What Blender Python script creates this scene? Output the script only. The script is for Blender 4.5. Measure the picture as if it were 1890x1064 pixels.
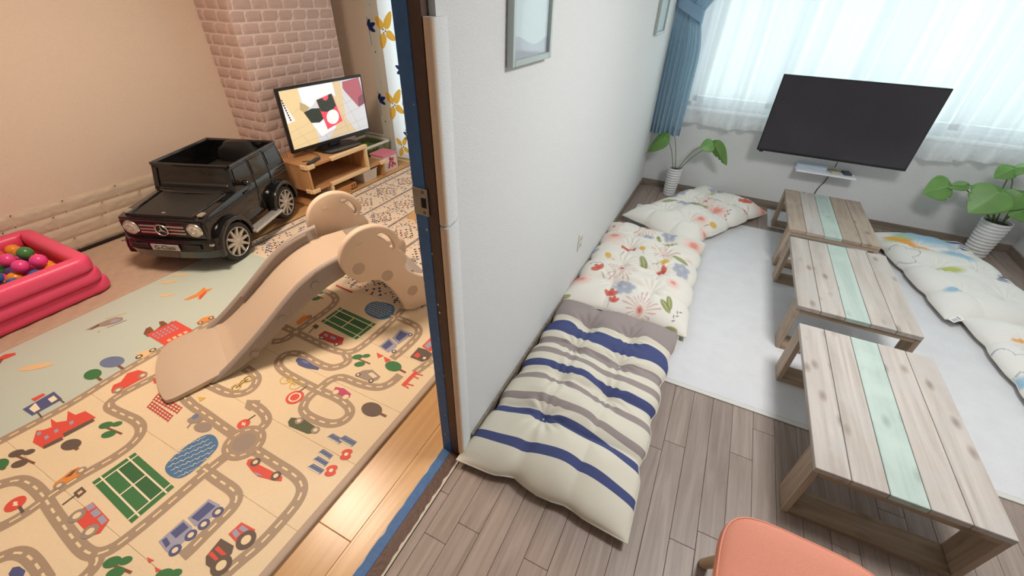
import bpy, bmesh, math, random
import numpy as np
from mathutils import Vector, Matrix, noise
R = random.Random(7)
PI = math.pi
for o in list(bpy.data.objects): bpy.data.objects.remove(o)
scene = bpy.context.scene
COL = scene.collection

# ---------------------------------------------------------------- camera
FPX, YAW, PITCH, ROLL, CAMH = 770.905, -.44022973, .62110526, .03189914, 1.6
def cam_axes():
    f = Vector((math.sin(YAW)*math.cos(PITCH), math.cos(YAW)*math.cos(PITCH), -math.sin(PITCH)))
    r = Vector((math.cos(YAW), -math.sin(YAW), 0)); u = r.cross(f)
    return (math.cos(ROLL)*r+math.sin(ROLL)*u, -math.sin(ROLL)*r+math.cos(ROLL)*u, f)
CR, CU, CF = cam_axes()
cd = bpy.data.cameras.new('camera'); cam = bpy.data.objects.new('camera', cd); COL.objects.link(cam)
cd.sensor_fit = 'HORIZONTAL'; cd.sensor_width = 36; cd.lens = FPX*36/1890; cd.clip_start = .02
m = Matrix.Identity(4)
for i in range(3):
    m[i][0], m[i][1], m[i][2] = CR[i], CU[i], -CF[i]
m[2][3] = CAMH
cam.matrix_world = m
scene.camera = cam
def ray(x, y): return CR*((x-945)/FPX) - CU*((y-532)/FPX) + CF
def atz(x, y, z=0):
    d = ray(x, y); t = (z-CAMH)/d.z
    return Vector((d.x*t, d.y*t, z))
def aty(x, y, Y):
    d = ray(x, y); t = Y/d.y
    return Vector((d.x*t, Y, CAMH+d.z*t))

# ---------------------------------------------------------------- world, lights, exposure
world = bpy.data.worlds.new('world'); scene.world = world; world.use_nodes = True
bg = world.node_tree.nodes['Background']
bg.inputs[0].default_value = (.95, .975, 1, 1); bg.inputs[1].default_value = .66
vs = scene.view_settings
vs.view_transform = 'Standard'; vs.look = 'None'; vs.gamma = 1; vs.use_curve_mapping = False
vs.exposure = 0.33
def area(name, loc, rot, sx, sy, power, col, shape='RECTANGLE'):
    l = bpy.data.lights.new(name, 'AREA'); l.shape = shape; l.size = sx
    if shape == 'RECTANGLE': l.size_y = sy
    l.energy = power; l.color = col
    o = bpy.data.objects.new(name, l); COL.objects.link(o); o.location = loc; o.rotation_euler = rot
    return o
area('window_daylight', (.95, 4.62, 1.5), (-PI/2, 0, 0), 2.6, 1.5, 38, (.99, .995, 1))
area('playroom_window_daylight', (-2.2, 4.02, 1.1), (-PI/2, 0, 0), 2.0, 1.9, 30, (.92, .96, 1))
area('playroom_lamp_light', (-2.1, 1.13, 2.30), (0, 0, 0), .50, .50, 36, (1, .80, .635), 'DISK')
area('lounge_fill_light', (.85, 1.7, 2.30), (0, 0, 0), .60, .60, 28, (1, .985, .975), 'DISK')  # added fill to lift the lounge, no lamp known there

# ---------------------------------------------------------------- materials
def lin(c):
    return tuple((v/255/12.92 if v/255 <= .04045 else ((v/255+.055)/1.055)**2.4) for v in c)+(1,)
MC = {}
def nd(nt, t, **k):
    n = nt.nodes.new(t)
    for a, b in k.items(): setattr(n, a, b)
    return n
def base(name):
    mt = bpy.data.materials.new(name); mt.use_nodes = True
    nt = mt.node_tree; b = nt.nodes['Principled BSDF']
    return mt, nt, b
def mat(name, col, rough=.6, metal=0, var=0, vscale=20, bump=0, bscale=80, spec=.5, emit=0, sub=None, stretch=None, randv=0, coat=0):
    if name in MC: return MC[name]
    mt, nt, b = base(name); c = lin(col)
    b.inputs['Base Color'].default_value = c; b.inputs['Roughness'].default_value = rough
    b.inputs['Metallic'].default_value = metal; b.inputs['Specular IOR Level'].default_value = spec
    b.inputs['Coat Weight'].default_value = coat
    tc = nd(nt, 'ShaderNodeTexCoord'); mp = nd(nt, 'ShaderNodeMapping')
    nt.links.new(tc.outputs['Object'], mp.inputs['Vector'])
    if stretch: mp.inputs['Scale'].default_value = stretch
    if var or randv:
        n = nd(nt, 'ShaderNodeTexNoise'); n.inputs['Scale'].default_value = vscale; n.inputs['Detail'].default_value = 5
        nt.links.new(mp.outputs[0], n.inputs['Vector'])
        hs = nd(nt, 'ShaderNodeHueSaturation'); hs.inputs['Color'].default_value = c
        mr = nd(nt, 'ShaderNodeMapRange'); mr.inputs['To Min'].default_value = 1-var; mr.inputs['To Max'].default_value = 1+var
        mr.inputs['From Min'].default_value = .25; mr.inputs['From Max'].default_value = .75
        nt.links.new(n.outputs['Fac'], mr.inputs['Value'])
        if randv:
            oi = nd(nt, 'ShaderNodeObjectInfo'); mr2 = nd(nt, 'ShaderNodeMapRange')
            mr2.inputs['To Min'].default_value = 1-randv; mr2.inputs['To Max'].default_value = 1+randv
            nt.links.new(oi.outputs['Random'], mr2.inputs['Value'])
            mu = nd(nt, 'ShaderNodeMath', operation='MULTIPLY')
            nt.links.new(mr.outputs[0], mu.inputs[0]); nt.links.new(mr2.outputs[0], mu.inputs[1])
            nt.links.new(mu.outputs[0], hs.inputs['Value'])
        else: nt.links.new(mr.outputs[0], hs.inputs['Value'])
        nt.links.new(hs.outputs[0], b.inputs['Base Color'])
    if bump:
        n = nd(nt, 'ShaderNodeTexNoise'); n.inputs['Scale'].default_value = bscale; n.inputs['Detail'].default_value = 6
        nt.links.new(mp.outputs[0], n.inputs['Vector'])
        bp = nd(nt, 'ShaderNodeBump'); bp.inputs['Strength'].default_value = bump; bp.inputs['Distance'].default_value = .01
        nt.links.new(n.outputs['Fac'], bp.inputs['Height']); nt.links.new(bp.outputs[0], b.inputs['Normal'])
    if emit:
        b.inputs['Emission Color'].default_value = c; b.inputs['Emission Strength'].default_value = emit
    MC[name] = mt; return mt
def wood(name, c1, c2, rough=.5, axis=1, grain=1.0, knots=False, randv=.1, spec=.4, knotcol=(95, 62, 45), weather=None):
    if name in MC: return MC[name]
    mt, nt, b = base(name); L = nt.links.new
    b.inputs['Roughness'].default_value = rough; b.inputs['Specular IOR Level'].default_value = spec
    tc = nd(nt, 'ShaderNodeTexCoord'); oi = nd(nt, 'ShaderNodeObjectInfo')
    ad = nd(nt, 'ShaderNodeVectorMath', operation='MULTIPLY_ADD')
    L(oi.outputs['Random'], ad.inputs[0]); ad.inputs[1].default_value = (37, 53, 29); L(tc.outputs['Object'], ad.inputs[2])
    mp = nd(nt, 'ShaderNodeMapping'); L(ad.outputs[0], mp.inputs['Vector'])
    s = [42*grain]*3; s[axis] = 2.2*grain; mp.inputs['Scale'].default_value = s
    n1 = nd(nt, 'ShaderNodeTexNoise'); n1.inputs['Scale'].default_value = 1; n1.inputs['Detail'].default_value = 6; n1.inputs['Distortion'].default_value = 1.2
    L(mp.outputs[0], n1.inputs['Vector'])
    cr = nd(nt, 'ShaderNodeValToRGB'); cr.color_ramp.elements[0].position = .32; cr.color_ramp.elements[1].position = .68
    cr.color_ramp.elements[0].color = lin(c2); cr.color_ramp.elements[1].color = lin(c1)
    L(n1.outputs['Fac'], cr.inputs[0]); out = cr.outputs[0]
    if weather:
        n2 = nd(nt, 'ShaderNodeTexNoise'); n2.inputs['Scale'].default_value = 6; n2.inputs['Detail'].default_value = 4
        L(ad.outputs[0], n2.inputs['Vector'])
        mr = nd(nt, 'ShaderNodeMapRange'); mr.inputs['From Min'].default_value = .45; mr.inputs['From Max'].default_value = .7; L(n2.outputs['Fac'], mr.inputs['Value'])
        mx = nd(nt, 'ShaderNodeMixRGB'); mx.inputs[2].default_value = lin(weather); L(mr.outputs[0], mx.inputs[0]); L(out, mx.inputs[1]); out = mx.outputs[0]
    if knots:
        mk = nd(nt, 'ShaderNodeMapping'); mk.inputs['Scale'].default_value = [5.5 if i == axis else 12 for i in range(3)]; L(ad.outputs[0], mk.inputs['Vector'])
        vo = nd(nt, 'ShaderNodeTexVoronoi'); vo.inputs['Scale'].default_value = 1; L(mk.outputs[0], vo.inputs['Vector'])
        mr = nd(nt, 'ShaderNodeMapRange'); mr.inputs['From Min'].default_value = .06; mr.inputs['From Max'].default_value = .24
        mr.inputs['To Min'].default_value = .6; mr.inputs['To Max'].default_value = 0; L(vo.outputs['Distance'], mr.inputs['Value'])
        mx = nd(nt, 'ShaderNodeMixRGB'); mx.inputs[2].default_value = lin(knotcol); L(mr.outputs[0], mx.inputs[0]); L(out, mx.inputs[1]); out = mx.outputs[0]
    hs = nd(nt, 'ShaderNodeHueSaturation'); L(out, hs.inputs['Color'])
    mr = nd(nt, 'ShaderNodeMapRange'); mr.inputs['To Min'].default_value = 1-randv; mr.inputs['To Max'].default_value = 1+randv
    L(oi.outputs['Random'], mr.inputs['Value']); L(mr.outputs[0], hs.inputs['Value'])
    L(hs.outputs[0], b.inputs['Base Color'])
    bp = nd(nt, 'ShaderNodeBump'); bp.inputs['Strength'].default_value = .12; bp.inputs['Distance'].default_value = .004
    L(n1.outputs['Fac'], bp.inputs['Height']); L(bp.outputs[0], b.inputs['Normal'])
    MC[name] = mt; return mt
def cloth_thin(name, col, transp, transl, rough=.9, attr=None):
    """woven curtain cloth: part open weave, part diffuse, part light passing through"""
    if name in MC: return MC[name]
    mt = bpy.data.materials.new(name); mt.use_nodes = True; nt = mt.node_tree; L = nt.links.new
    for n in list(nt.nodes): nt.nodes.remove(n)
    out = nd(nt, 'ShaderNodeOutputMaterial'); df = nd(nt, 'ShaderNodeBsdfDiffuse'); tl = nd(nt, 'ShaderNodeBsdfTranslucent'); tp = nd(nt, 'ShaderNodeBsdfTransparent')
    df.inputs[0].default_value = lin(col); tl.inputs[0].default_value = lin(col)
    if attr:
        a = nd(nt, 'ShaderNodeAttribute'); a.attribute_name = attr; L(a.outputs['Color'], df.inputs[0]); L(a.outputs['Color'], tl.inputs[0])
    m1 = nd(nt, 'ShaderNodeMixShader'); m1.inputs[0].default_value = transl; L(df.outputs[0], m1.inputs[1]); L(tl.outputs[0], m1.inputs[2])
    m2 = nd(nt, 'ShaderNodeMixShader'); m2.inputs[0].default_value = transp; L(m1.outputs[0], m2.inputs[1]); L(tp.outputs[0], m2.inputs[2])
    L(m2.outputs[0], out.inputs[0]); MC[name] = mt; return mt
def glass_thin(name, col=(235, 245, 245), gloss=.1):
    if name in MC: return MC[name]
    mt = bpy.data.materials.new(name); mt.use_nodes = True; nt = mt.node_tree; L = nt.links.new
    for n in list(nt.nodes): nt.nodes.remove(n)
    out = nd(nt, 'ShaderNodeOutputMaterial'); gl = nd(nt, 'ShaderNodeBsdfGlossy'); gl.inputs['Roughness'].default_value = .05; tp = nd(nt, 'ShaderNodeBsdfTransparent')
    tp.inputs[0].default_value = lin(col); m1 = nd(nt, 'ShaderNodeMixShader'); m1.inputs[0].default_value = gloss
    L(tp.outputs[0], m1.inputs[1]); L(gl.outputs[0], m1.inputs[2]); L(m1.outputs[0], out.inputs[0]); MC[name] = mt; return mt
def attr_mat(name, attr, rough=.9, bump=.15, bscale=600, sheen=0):
    if name in MC: return MC[name]
    mt, nt, b = base(name); L = nt.links.new
    a = nd(nt, 'ShaderNodeAttribute'); a.attribute_name = attr; L(a.outputs['Color'], b.inputs['Base Color'])
    b.inputs['Roughness'].default_value = rough; b.inputs['Specular IOR Level'].default_value = .2
    n = nd(nt, 'ShaderNodeTexNoise'); n.inputs['Scale'].default_value = bscale; bp = nd(nt, 'ShaderNodeBump'); bp.inputs['Strength'].default_value = bump; bp.inputs['Distance'].default_value = .002
    L(n.outputs['Fac'], bp.inputs['Height']); L(bp.outputs[0], b.inputs['Normal']); MC[name] = mt; return mt

# ---------------------------------------------------------------- mesh builder
class MB:
    def __init__(s, T=None): s.V = []; s.F = []; s.I = []; s.T = T; s.mi = 0
    def v(s, p):
        s.V.append(tuple(s.T @ Vector(p)) if s.T is not None else tuple(p)); return len(s.V)-1
    def f(s, idx): s.F.append(tuple(idx)); s.I.append(s.mi)
    def face(s, pts): s.f([s.v(p) for p in pts])
    def box(s, x0, x1, y0, y1, z0, z1, b=0.0):
        lo = (min(x0, x1), min(y0, y1), min(z0, z1)); hi = (max(x0, x1), max(y0, y1), max(z0, z1))
        if b <= 0:
            q = [s.v((hi[0] if i & 1 else lo[0], hi[1] if i & 2 else lo[1], hi[2] if i & 4 else lo[2])) for i in range(8)]
            for a in ((0, 2, 3, 1), (4, 5, 7, 6), (0, 1, 5, 4), (2, 6, 7, 3), (0, 4, 6, 2), (1, 3, 7, 5)): s.f([q[i] for i in a])
            return s
        b = min(b, *(.45*(hi[i]-lo[i]) for i in range(3))); q = {}
        for c in range(8):
            for ax in range(3):
                p = []
                for i in range(3):
                    up = c >> i & 1; e = hi[i] if up else lo[i]
                    p.append(e if i == ax else (e-b if up else e+b))
                q[c, ax] = s.v(p)
        for ax in range(3):
            o = [i for i in range(3) if i != ax]
            for sd in (0, 1):
                cs = [(sd << ax) | (a << o[0]) | (bb << o[1]) for a, bb in ((0, 0), (1, 0), (1, 1), (0, 1))]
                s.f([q[c, ax] for c in cs])
            for a in (0, 1):
                for bb in (0, 1):
                    c0 = (a << o[0]) | (bb << o[1]); c1 = c0 | (1 << ax)
                    s.f([q[c0, o[0]], q[c1, o[0]], q[c1, o[1]], q[c0, o[1]]])
        for c in range(8): s.f([q[c, 0], q[c, 1], q[c, 2]])
        return s
    def prism(s, poly, f0, f1):
        """poly of 2-D points; f0/f1 map a point to the two end faces"""
        a = [s.v(f0(p)) for p in poly]; b = [s.v(f1(p)) for p in poly]; n = len(poly)
        s.f(a[::-1]); s.f(b)
        for i in range(n): s.f([a[i], a[(i+1) % n], b[(i+1) % n], b[i]])
        return s
    def bprism(s, poly, fn, d, bev):
        """prism across depth -d/2..d/2 with rounded rims; fn(p, depth)"""
        n = len(poly); ctr = (sum(p[0] for p in poly)/n, sum(p[1] for p in poly)/n)
        def inset(k):
            out = []
            for i in range(n):
                p0, p1, p2 = Vector(poly[i-1]), Vector(poly[i]), Vector(poly[(i+1) % n])
                e = ((p1-p0).normalized()+(p2-p1).normalized())
                nn = Vector((-e.y, e.x)); nn = nn.normalized() if nn.length > 1e-6 else Vector((0, 0))
                out.append(p1+nn*k)
            return out
        ar = sum(poly[i-1][0]*poly[i][1]-poly[i][0]*poly[i-1][1] for i in range(n))
        sg = 1 if ar > 0 else -1
        rings = []
        for k, dd in ((bev, -d/2), (bev*.3, -d/2+bev*.3), (0, -d/2+bev), (0, d/2-bev), (bev*.3, d/2-bev*.3), (bev, d/2)):
            rings.append([s.v(fn(p, dd)) for p in inset(k*sg)])
        for a, b in zip(rings, rings[1:]):
            for i in range(n): s.f([a[i], a[(i+1) % n], b[(i+1) % n], b[i]])
        s.f(rings[0][::-1]); s.f(rings[-1]); return s
    def tube(s, pts, r, n=8, cap=True, closed=False, flat=1.0):
        pts = [Vector(p) for p in pts]; k = len(pts); rr = r if isinstance(r, (list, tuple)) else [r]*k
        rings = []; up = None
        for i in range(k):
            if closed: t = pts[(i+1) % k]-pts[i-1]
            else: t = pts[min(i+1, k-1)]-pts[max(i-1, 0)]
            t.normalize()
            if up is None: up = Vector((0, 0, 1)) if abs(t.z) < .9 else Vector((1, 0, 0))
            a = t.cross(up); a.normalize(); bv = a.cross(t); up = bv
            rings.append([s.v(pts[i]+a*(rr[i]*math.cos(2*PI*j/n))+bv*(rr[i]*flat*math.sin(2*PI*j/n))) for j in range(n)])
        for i in range(k if closed else k-1):
            A, B = rings[i], rings[(i+1) % k]
            for j in range(n): s.f([A[j], A[(j+1) % n], B[(j+1) % n], B[j]])
        if cap and not closed: s.f(rings[0][::-1]); s.f(rings[-1])
        return s
    def lathe(s, prof, n=24, M=None):
        M = M or Matrix.Identity(4); rings = []
        for r, z in prof:
            if r < 1e-6: rings.append([s.v(M @ Vector((0, 0, z)))])
            else: rings.append([s.v(M @ Vector((r*math.cos(2*PI*j/n), r*math.sin(2*PI*j/n), z))) for j in range(n)])
        for A, B in zip(rings, rings[1:]):
            for j in range(n):
                k = (j+1) % n
                if len(A) == 1 and len(B) == 1: continue
                if len(A) == 1: s.f([A[0], B[k], B[j]])
                elif len(B) == 1: s.f([A[j], A[k], B[0]])
                else: s.f([A[j], A[k], B[k], B[j]])
        return s
    def ell(s, c, r, n=16, m=10):
        return s.lathe([(math.sin(PI*i/m) if 0 < i < m else 0, -math.cos(PI*i/m)) for i in range(m+1)], n,
                       Matrix.Translation(Vector(c)) @ Matrix.Diagonal((r[0], r[1], r[2], 1)))
    def grid(s, nu, nv, fn):
        q = [[s.v(fn(i/nu, j/nv)) for j in range(nv+1)] for i in range(nu+1)]
        for i in range(nu):
            for j in range(nv): s.f([q[i][j], q[i+1][j], q[i+1][j+1], q[i][j+1]])
        return s
    def mesh(s, name, mats, smooth=False, fix=True):
        me = bpy.data.meshes.new(name); me.from_pydata(s.V, [], s.F)
        for mt in (mats if isinstance(mats, (list, tuple)) else [mats]): me.materials.append(mt)
        if any(s.I): me.polygons.foreach_set('material_index', s.I)
        if fix:
            bm = bmesh.new(); bm.from_mesh(me); bmesh.ops.recalc_face_normals(bm, faces=bm.faces); bm.to_mesh(me); bm.free()
        if smooth:
            me.polygons.foreach_set('use_smooth', [True]*len(me.polygons))
            if smooth != 'all': me.set_sharp_from_angle(angle=math.radians(38))
        me.update(); return me
    def build(s, name, mats, parent=None, smooth=False, label=None, fix=True):
        return put(name, s.mesh(name, mats, smooth, fix), parent, label)
def put(name, me, parent=None, label=None):
    o = bpy.data.objects.new(name, me); COL.objects.link(o)
    if parent is not None:
        o.parent = parent
        if parent.get('w'): o.matrix_parent_inverse = parent.matrix_basis.inverted()
    if label: o['label'] = label
    return o
def thing(name, label, cat, loc=(0, 0, 0), rz=0, group=None, w=True):
    """Empty at the thing's base; w: its parts are given in room coordinates, else in its own"""
    o = bpy.data.objects.new(name, None); COL.objects.link(o)
    o.empty_display_size = .05
    o.location = loc; o.rotation_euler = (0, 0, rz); o['label'] = label; o['category'] = cat
    if w: o['w'] = 1
    if group: o['group'] = group
    return o
def tag(o, label, cat, group=None):
    o['label'] = label; o['category'] = cat
    if group: o['group'] = group
    return o
def struct(o): o['kind'] = 'structure'; return o
def recenter(o):
    """move a single-mesh thing's origin to its base"""
    me = o.data; n = len(me.vertices); a = np.empty(n*3); me.vertices.foreach_get('co', a); a = a.reshape(-1, 3)
    c = (a.min(0)+a.max(0))/2; c[2] = a[:, 2].min(); a -= c; me.vertices.foreach_set('co', a.ravel()); o.location = o.location+Vector(c); me.update(); return o
def arc(cx, cy, r, a0, a1, n): return [(cx+r*math.cos(a0+(a1-a0)*i/n), cy+r*math.sin(a0+(a1-a0)*i/n)) for i in range(n+1)]
def smooth_poly(p, it=2, closed=True):
    for _ in range(it):
        q = []; n = len(p)
        for i in range(n if closed else n-1):
            a, b = p[i], p[(i+1) % n]
            q += [tuple(.75*a[k]+.25*b[k] for k in range(len(a))), tuple(.25*a[k]+.75*b[k] for k in range(len(a)))]
        if not closed: q = [p[0]]+q+[p[-1]]
        p = q
    return p

# ================================================================ the setting
XL, XP0, XP1, XR = -3.87, -.69, -.60, 2.30
YN, YJ, YB, YBL, ZC = -1.6, .83, 4.34, 3.73, 2.4
w_white = mat('white_wallpaper', (226, 227, 227), .9, var=.015, vscale=180, bump=.35, bscale=260, spec=.2)
w_cream = mat('cream_wallpaper', (226, 207, 190), .9, var=.03, vscale=150, bump=.3, bscale=220, spec=.2)
w_ceil = mat('ceiling_paper', (236, 236, 232), .95, bump=.2, bscale=120)
def wallbox(name, boxes, mt):
    mb = MB()
    for b in boxes: mb.box(*b[:4], -.05 if b[4] == 0 and name.startswith('wall') else b[4], b[5])
    return struct(mb.build(name, mt))
# lounge
wallbox('wall_back', [(XP1, XR, YB, YB+.14, 0, .78), (XP1, XR, YB, YB+.14, 2.08, ZC), (XP1, -.36, YB, YB+.14, .78, 2.08), (2.22, XR, YB, YB+.14, .78, 2.08)], w_white)
wallbox('wall_right', [(XR, XR+.1, YN, YB+.14, 0, ZC)], w_white)
wallbox('wall_front', [(XL-.1, XR+.1, YN-.1, YN, 0, ZC)], w_white)
wp = wallbox('wall_partition', [(XP0+.001, XP1, YJ+.03, YB+.14, 0, ZC), (XP0+.001, XP1, YN, -.48, 0, ZC), (XP0+.001, XP1, -.48, YJ+.03, 2.03, ZC)], w_white)
wallbox('wall_left', [(XL-.1, XL, YN, YBL+.14, 0, ZC)], w_cream)
wallbox('wall_playroom_back', [(XL, XP0, YBL, YBL+.14, 2.0, ZC), (XL, -3.22, YBL, YBL+.14, 0, 2.0), (-1.2, XP0, YBL, YBL+.14, 0, 2.0), (-3.22, -1.2, YBL, YBL+.14, 0, .08)], w_cream)
wallbox('ceiling', [(XL-.1, XR+.1, YN-.1, YB+.14, ZC, ZC+.08)], w_ceil)
# floors: boards as parts
fl_r = mat('floor_gap_dark', (96, 82, 73), .8)
wd_r = wood('greige_oak', (164, 148, 138), (140, 124, 114), .42, 1, .9, randv=.045, spec=.45)
wd_l = wood('honey_oak', (214, 172, 120), (196, 150, 100), .28, 1, .5, randv=.06, spec=.5)
f1 = wallbox('floor', [(XP0, XR+.1, YN-.1, YB+.14, -.08, -.009)], fl_r)
f2 = wallbox('floor_playroom', [(XL-.1, XP0, YN-.1, YBL+.14, -.08, -.009)], mat('honey_gap', (120, 84, 52), .8))
def lay(floor, x0, x1, y0, y1, wdt, phase, length, mt, joints, gap=.0011):
    k0 = math.floor((x0-phase)/wdt); k = k0
    while phase+k*wdt < x1-.004:
        a = max(x0, phase+k*wdt); b = min(x1, phase+(k+1)*wdt); k += 1
        if b-a < .01: continue
        js = [j for (xx, j) in joints if a < xx < b]
        s0 = js[0] if js else y0+R.uniform(0, length)
        while s0 > y0: s0 -= length
        key = round(b-a, 4)
        if key not in lay.me:
            lay.me[key] = MB().box(-(b-a)/2+gap/2, (b-a)/2-gap/2, -.5, .5, -.009, 0, .0012).mesh('floor_board', mt)
        y = s0
        while y < y1-.01:
            c, d = max(y, y0), min(y+length, y1); y += length
            if d-c < .03: continue
            o = put('floor_board', lay.me[key], floor); o.location = ((a+b)/2, (c+d)/2, 0); o.scale = (1, d-c-gap, 1)
lay.me = {}
lay(f1, XP1+.002, XR, -.9, YB, .0885, .0600, .91, wd_r, [(.19, 1.31), (.45, 1.38), (.55, 1.557), (-.51, .516), (-.42, .60), (-.57, .671), (.30, .9), (.63, 1.02), (.72, 1.42), (.81, 1.15), (.90, 1.5)])
lay.me = {}
lay(f2, XL, XP0, -.9, YBL, .152, -.772, 1.82, wd_l, [])
# skirting boards
sk = wood('skirting_wood', (150, 138, 124), (122, 110, 98), .6, 0, .8, randv=0)
def base_b(name, b): return struct(MB().box(*b, .003).build(name, sk))
base_b('baseboard_back', (XP1, XR, YB-.012, YB, 0, .062)); base_b('baseboard_right', (XR-.012, XR, YN, YB-.012, 0, .062))
base_b('baseboard_left', (XP1, XP1+.010, YJ+.08, YB-.012, 0, .062))
# ceiling lamps (above the picture); the white lounge one is added as fill
for nm, lb, x, y, c, e in (('ceiling_lamp', 'round warm ceiling lamp over the play mat', -2.1, 1.13, (255, 214, 160), 3.0), ('ceiling_lamp', 'added round white fill lamp over the low tables', .85, 1.7, (255, 250, 240), 1.6)):
    t = thing(nm, lb, 'lamp', (x, y, 2.4))
    MB().lathe([(0, 2.4), (.12, 2.4), (.12, 2.385), (0, 2.385)], 32, Matrix.Translation((x, y, 0))).build('mount', mat('lamp_white', (240, 240, 238), .5), t, True)
    MB().lathe([(0, 2.385), (.25, 2.382), (.265, 2.36), (.25, 2.335), (0, 2.325)], 40, Matrix.Translation((x, y, 0))).build('diffuser', mat('lamp_glow_%d' % c[2], c, .5, emit=e), t, True)
# doorway between the rooms
blue = mat('blue_paint', (58, 104, 158), .55, var=.10, vscale=26, bump=.25, bscale=40)
brown = mat('brown_paint', (84, 58, 46), .5, var=.12, vscale=22, bump=.25, bscale=50)
chip = mat('bare_chip', (206, 196, 180), .9)
d1 = bpy.data.objects.new('door_1', None); COL.objects.link(d1); d1['kind'] = 'structure'; d1.location = (-.645, YJ, 0); d1['w'] = 1
MB().box(XP0, -.650, YJ, YJ+.03, -.009, 2.03, .001).build('jamb_stop', blue, d1, label='blue painted strip of the door jamb')
MB().box(-.650, -.6165, YJ+.002, YJ+.03, -.009, 2.03, .001).build('jamb', brown, d1, label='dark brown painted door jamb')
MB().box(-.690, -.652, -.48, YJ, -.009, .004, .001).build('threshold_strip', blue, d1, label='worn blue threshold strip')
MB().box(-.652, -.6005, -.48, YJ+.003, -.009, .004, .001).build('threshold', brown, d1, label='scuffed dark brown threshold')
MB().box(XP0, -.600, -.48, -.51, 0, 2.03, .001).build('jamb', brown, d1)
MB().box(XP0, -.600, -.48, YJ+.03, 2.0, 2.03, .001).build('door_head', brown, d1)
mb = MB()                                            # ragged filler line where threshold meets the boards, and chipped edge of the blue
ys = [-.4+i*.011 for i in range(111)]
for i in range(110):
    a = [-.6045-.006*abs(noise.noise((y*26, 0, 0)))*2 for y in (ys[i], ys[i+1])]
    mb.face([(a[0], ys[i], .0045), (-.5975, ys[i], .0045), (-.5975, ys[i+1], .0045), (a[1], ys[i+1], .0045)])
    e = [-.6895+.010*max(0, noise.noise((y*19, 7, 0))-.05) for y in (ys[i], ys[i+1])]
    mb.face([(-.692, ys[i], .0045), (e[0], ys[i], .0045), (e[1], ys[i+1], .0045), (-.692, ys[i+1], .0045)])
mb.build('chipped_paint', chip, d1)
mb = MB()
for i in range(40):
    z = R.uniform(.0, 1.5); x = R.choice((-.689, -.688, R.uniform(-.685, -.63))); s = R.uniform(.0012, .0035)
    mb.face([(x+s*math.cos(a)*R.uniform(.6, 1.2), YJ-.0006, z+s*1.6*math.sin(a)*R.uniform(.6, 1.2)) for a in (0, 1, 2.1, 3.1, 4.2, 5.2)])
mb.build('paint_chips', chip, d1)
steel = mat('strike_steel', (150, 146, 138), .38, 1, var=.1, vscale=40)
sp = MB().box(-.6905, -.642, YJ-.003, YJ+.001, 1.094, 1.172, .001).build('strike_plate', steel, d1, label='steel strike plate')
MB().box(-.664, -.648, YJ-.0036, YJ, 1.118, 1.146).build('latch_hole', mat('hole_black', (26, 26, 26), .9), sp)
for z in (1.104, 1.162): MB().lathe([(0, .0015), (.004, .001), (.0045, 0)], 12, Matrix.Translation((-.657, YJ-.003, z)) @ Matrix.Rotation(PI/2, 4, 'X')).build('screw', mat('screw_dark', (110, 92, 78), .4, 1), sp)
# foam guards on the wall's corner
foam = mat('foam_guard_warm_lit', (232, 202, 172), .75, bump=.1, bscale=120)  # warm lamp light put into the colour of the front faces
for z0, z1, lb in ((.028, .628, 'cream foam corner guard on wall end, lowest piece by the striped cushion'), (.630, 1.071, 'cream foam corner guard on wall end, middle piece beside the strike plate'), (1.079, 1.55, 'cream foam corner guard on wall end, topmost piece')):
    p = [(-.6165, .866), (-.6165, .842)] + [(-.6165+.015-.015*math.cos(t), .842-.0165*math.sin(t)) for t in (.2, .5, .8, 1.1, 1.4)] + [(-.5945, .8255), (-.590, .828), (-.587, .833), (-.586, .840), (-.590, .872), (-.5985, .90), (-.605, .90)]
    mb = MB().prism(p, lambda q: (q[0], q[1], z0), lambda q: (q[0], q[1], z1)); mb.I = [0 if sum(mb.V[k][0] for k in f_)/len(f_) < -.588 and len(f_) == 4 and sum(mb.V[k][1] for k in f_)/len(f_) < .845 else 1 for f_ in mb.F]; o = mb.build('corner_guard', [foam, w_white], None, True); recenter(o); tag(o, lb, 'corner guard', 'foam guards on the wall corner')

# brick-pattern relief on the pillar
w_mortar = mat('brick_joint', (228, 206, 196), .9, bump=.2, bscale=200)
w_brick = mat('pink_brick', (216, 187, 178), .85, var=.06, vscale=60, bump=.5, bscale=150, randv=.05)
pil = wallbox('wall_pillar', [(XL, -3.487, 2.377, 3.37, 0, ZC)], w_mortar)
bm_ = [MB() for _ in range(3)]
for k, mb in enumerate(bm_):
    def fn(a, b, k=k):
        e = min(a, 1-a)*6; h = min(b, 1-b)*5
        return (a-.5, -.007*min(1, e, h)-.0015*noise.noise((a*7+k*9, b*3, 0)), b-.5+.05*noise.noise((a*3+k*5, k, b))*(1 if 0 < b < 1 else .6))
    mb.grid(6, 3, fn)
bme = [mb.mesh('brick', w_brick, False, False) for mb in bm_]
pitch = .0795
for row in range(31):
    z0 = .066+(row-1)*pitch
    if z0+pitch < .02 or z0+pitch > 2.42: continue
    s = 2.37+3.48-3.87
    # run the course round the corner: u<0 front face (towards the door), u>0 long face
    u = -.39-(.075 if row % 2 else 0)-R.uniform(0, .02)
    while u < 1.0:
        L = .150+R.uniform(-.012, .012); a, b = max(u, -.39), min(u+L, 1.0); u += L
        for (c, d) in (((a, b),) if not (a < 0 < b) else ((a, 0), (0, b))):
            if d-c < .02: continue
            o = put('brick', R.choice(bme), pil); o.scale = (d-c-.010, 1, pitch-.011)
            zc = z0+pitch/2
            if c < 0: o.location = (-3.48+(c+d)/2, 2.377, zc)
            else: o.location = (-3.487, 2.37+(c+d)/2, zc); o.rotation_euler = (0, 0, PI/2)
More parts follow.
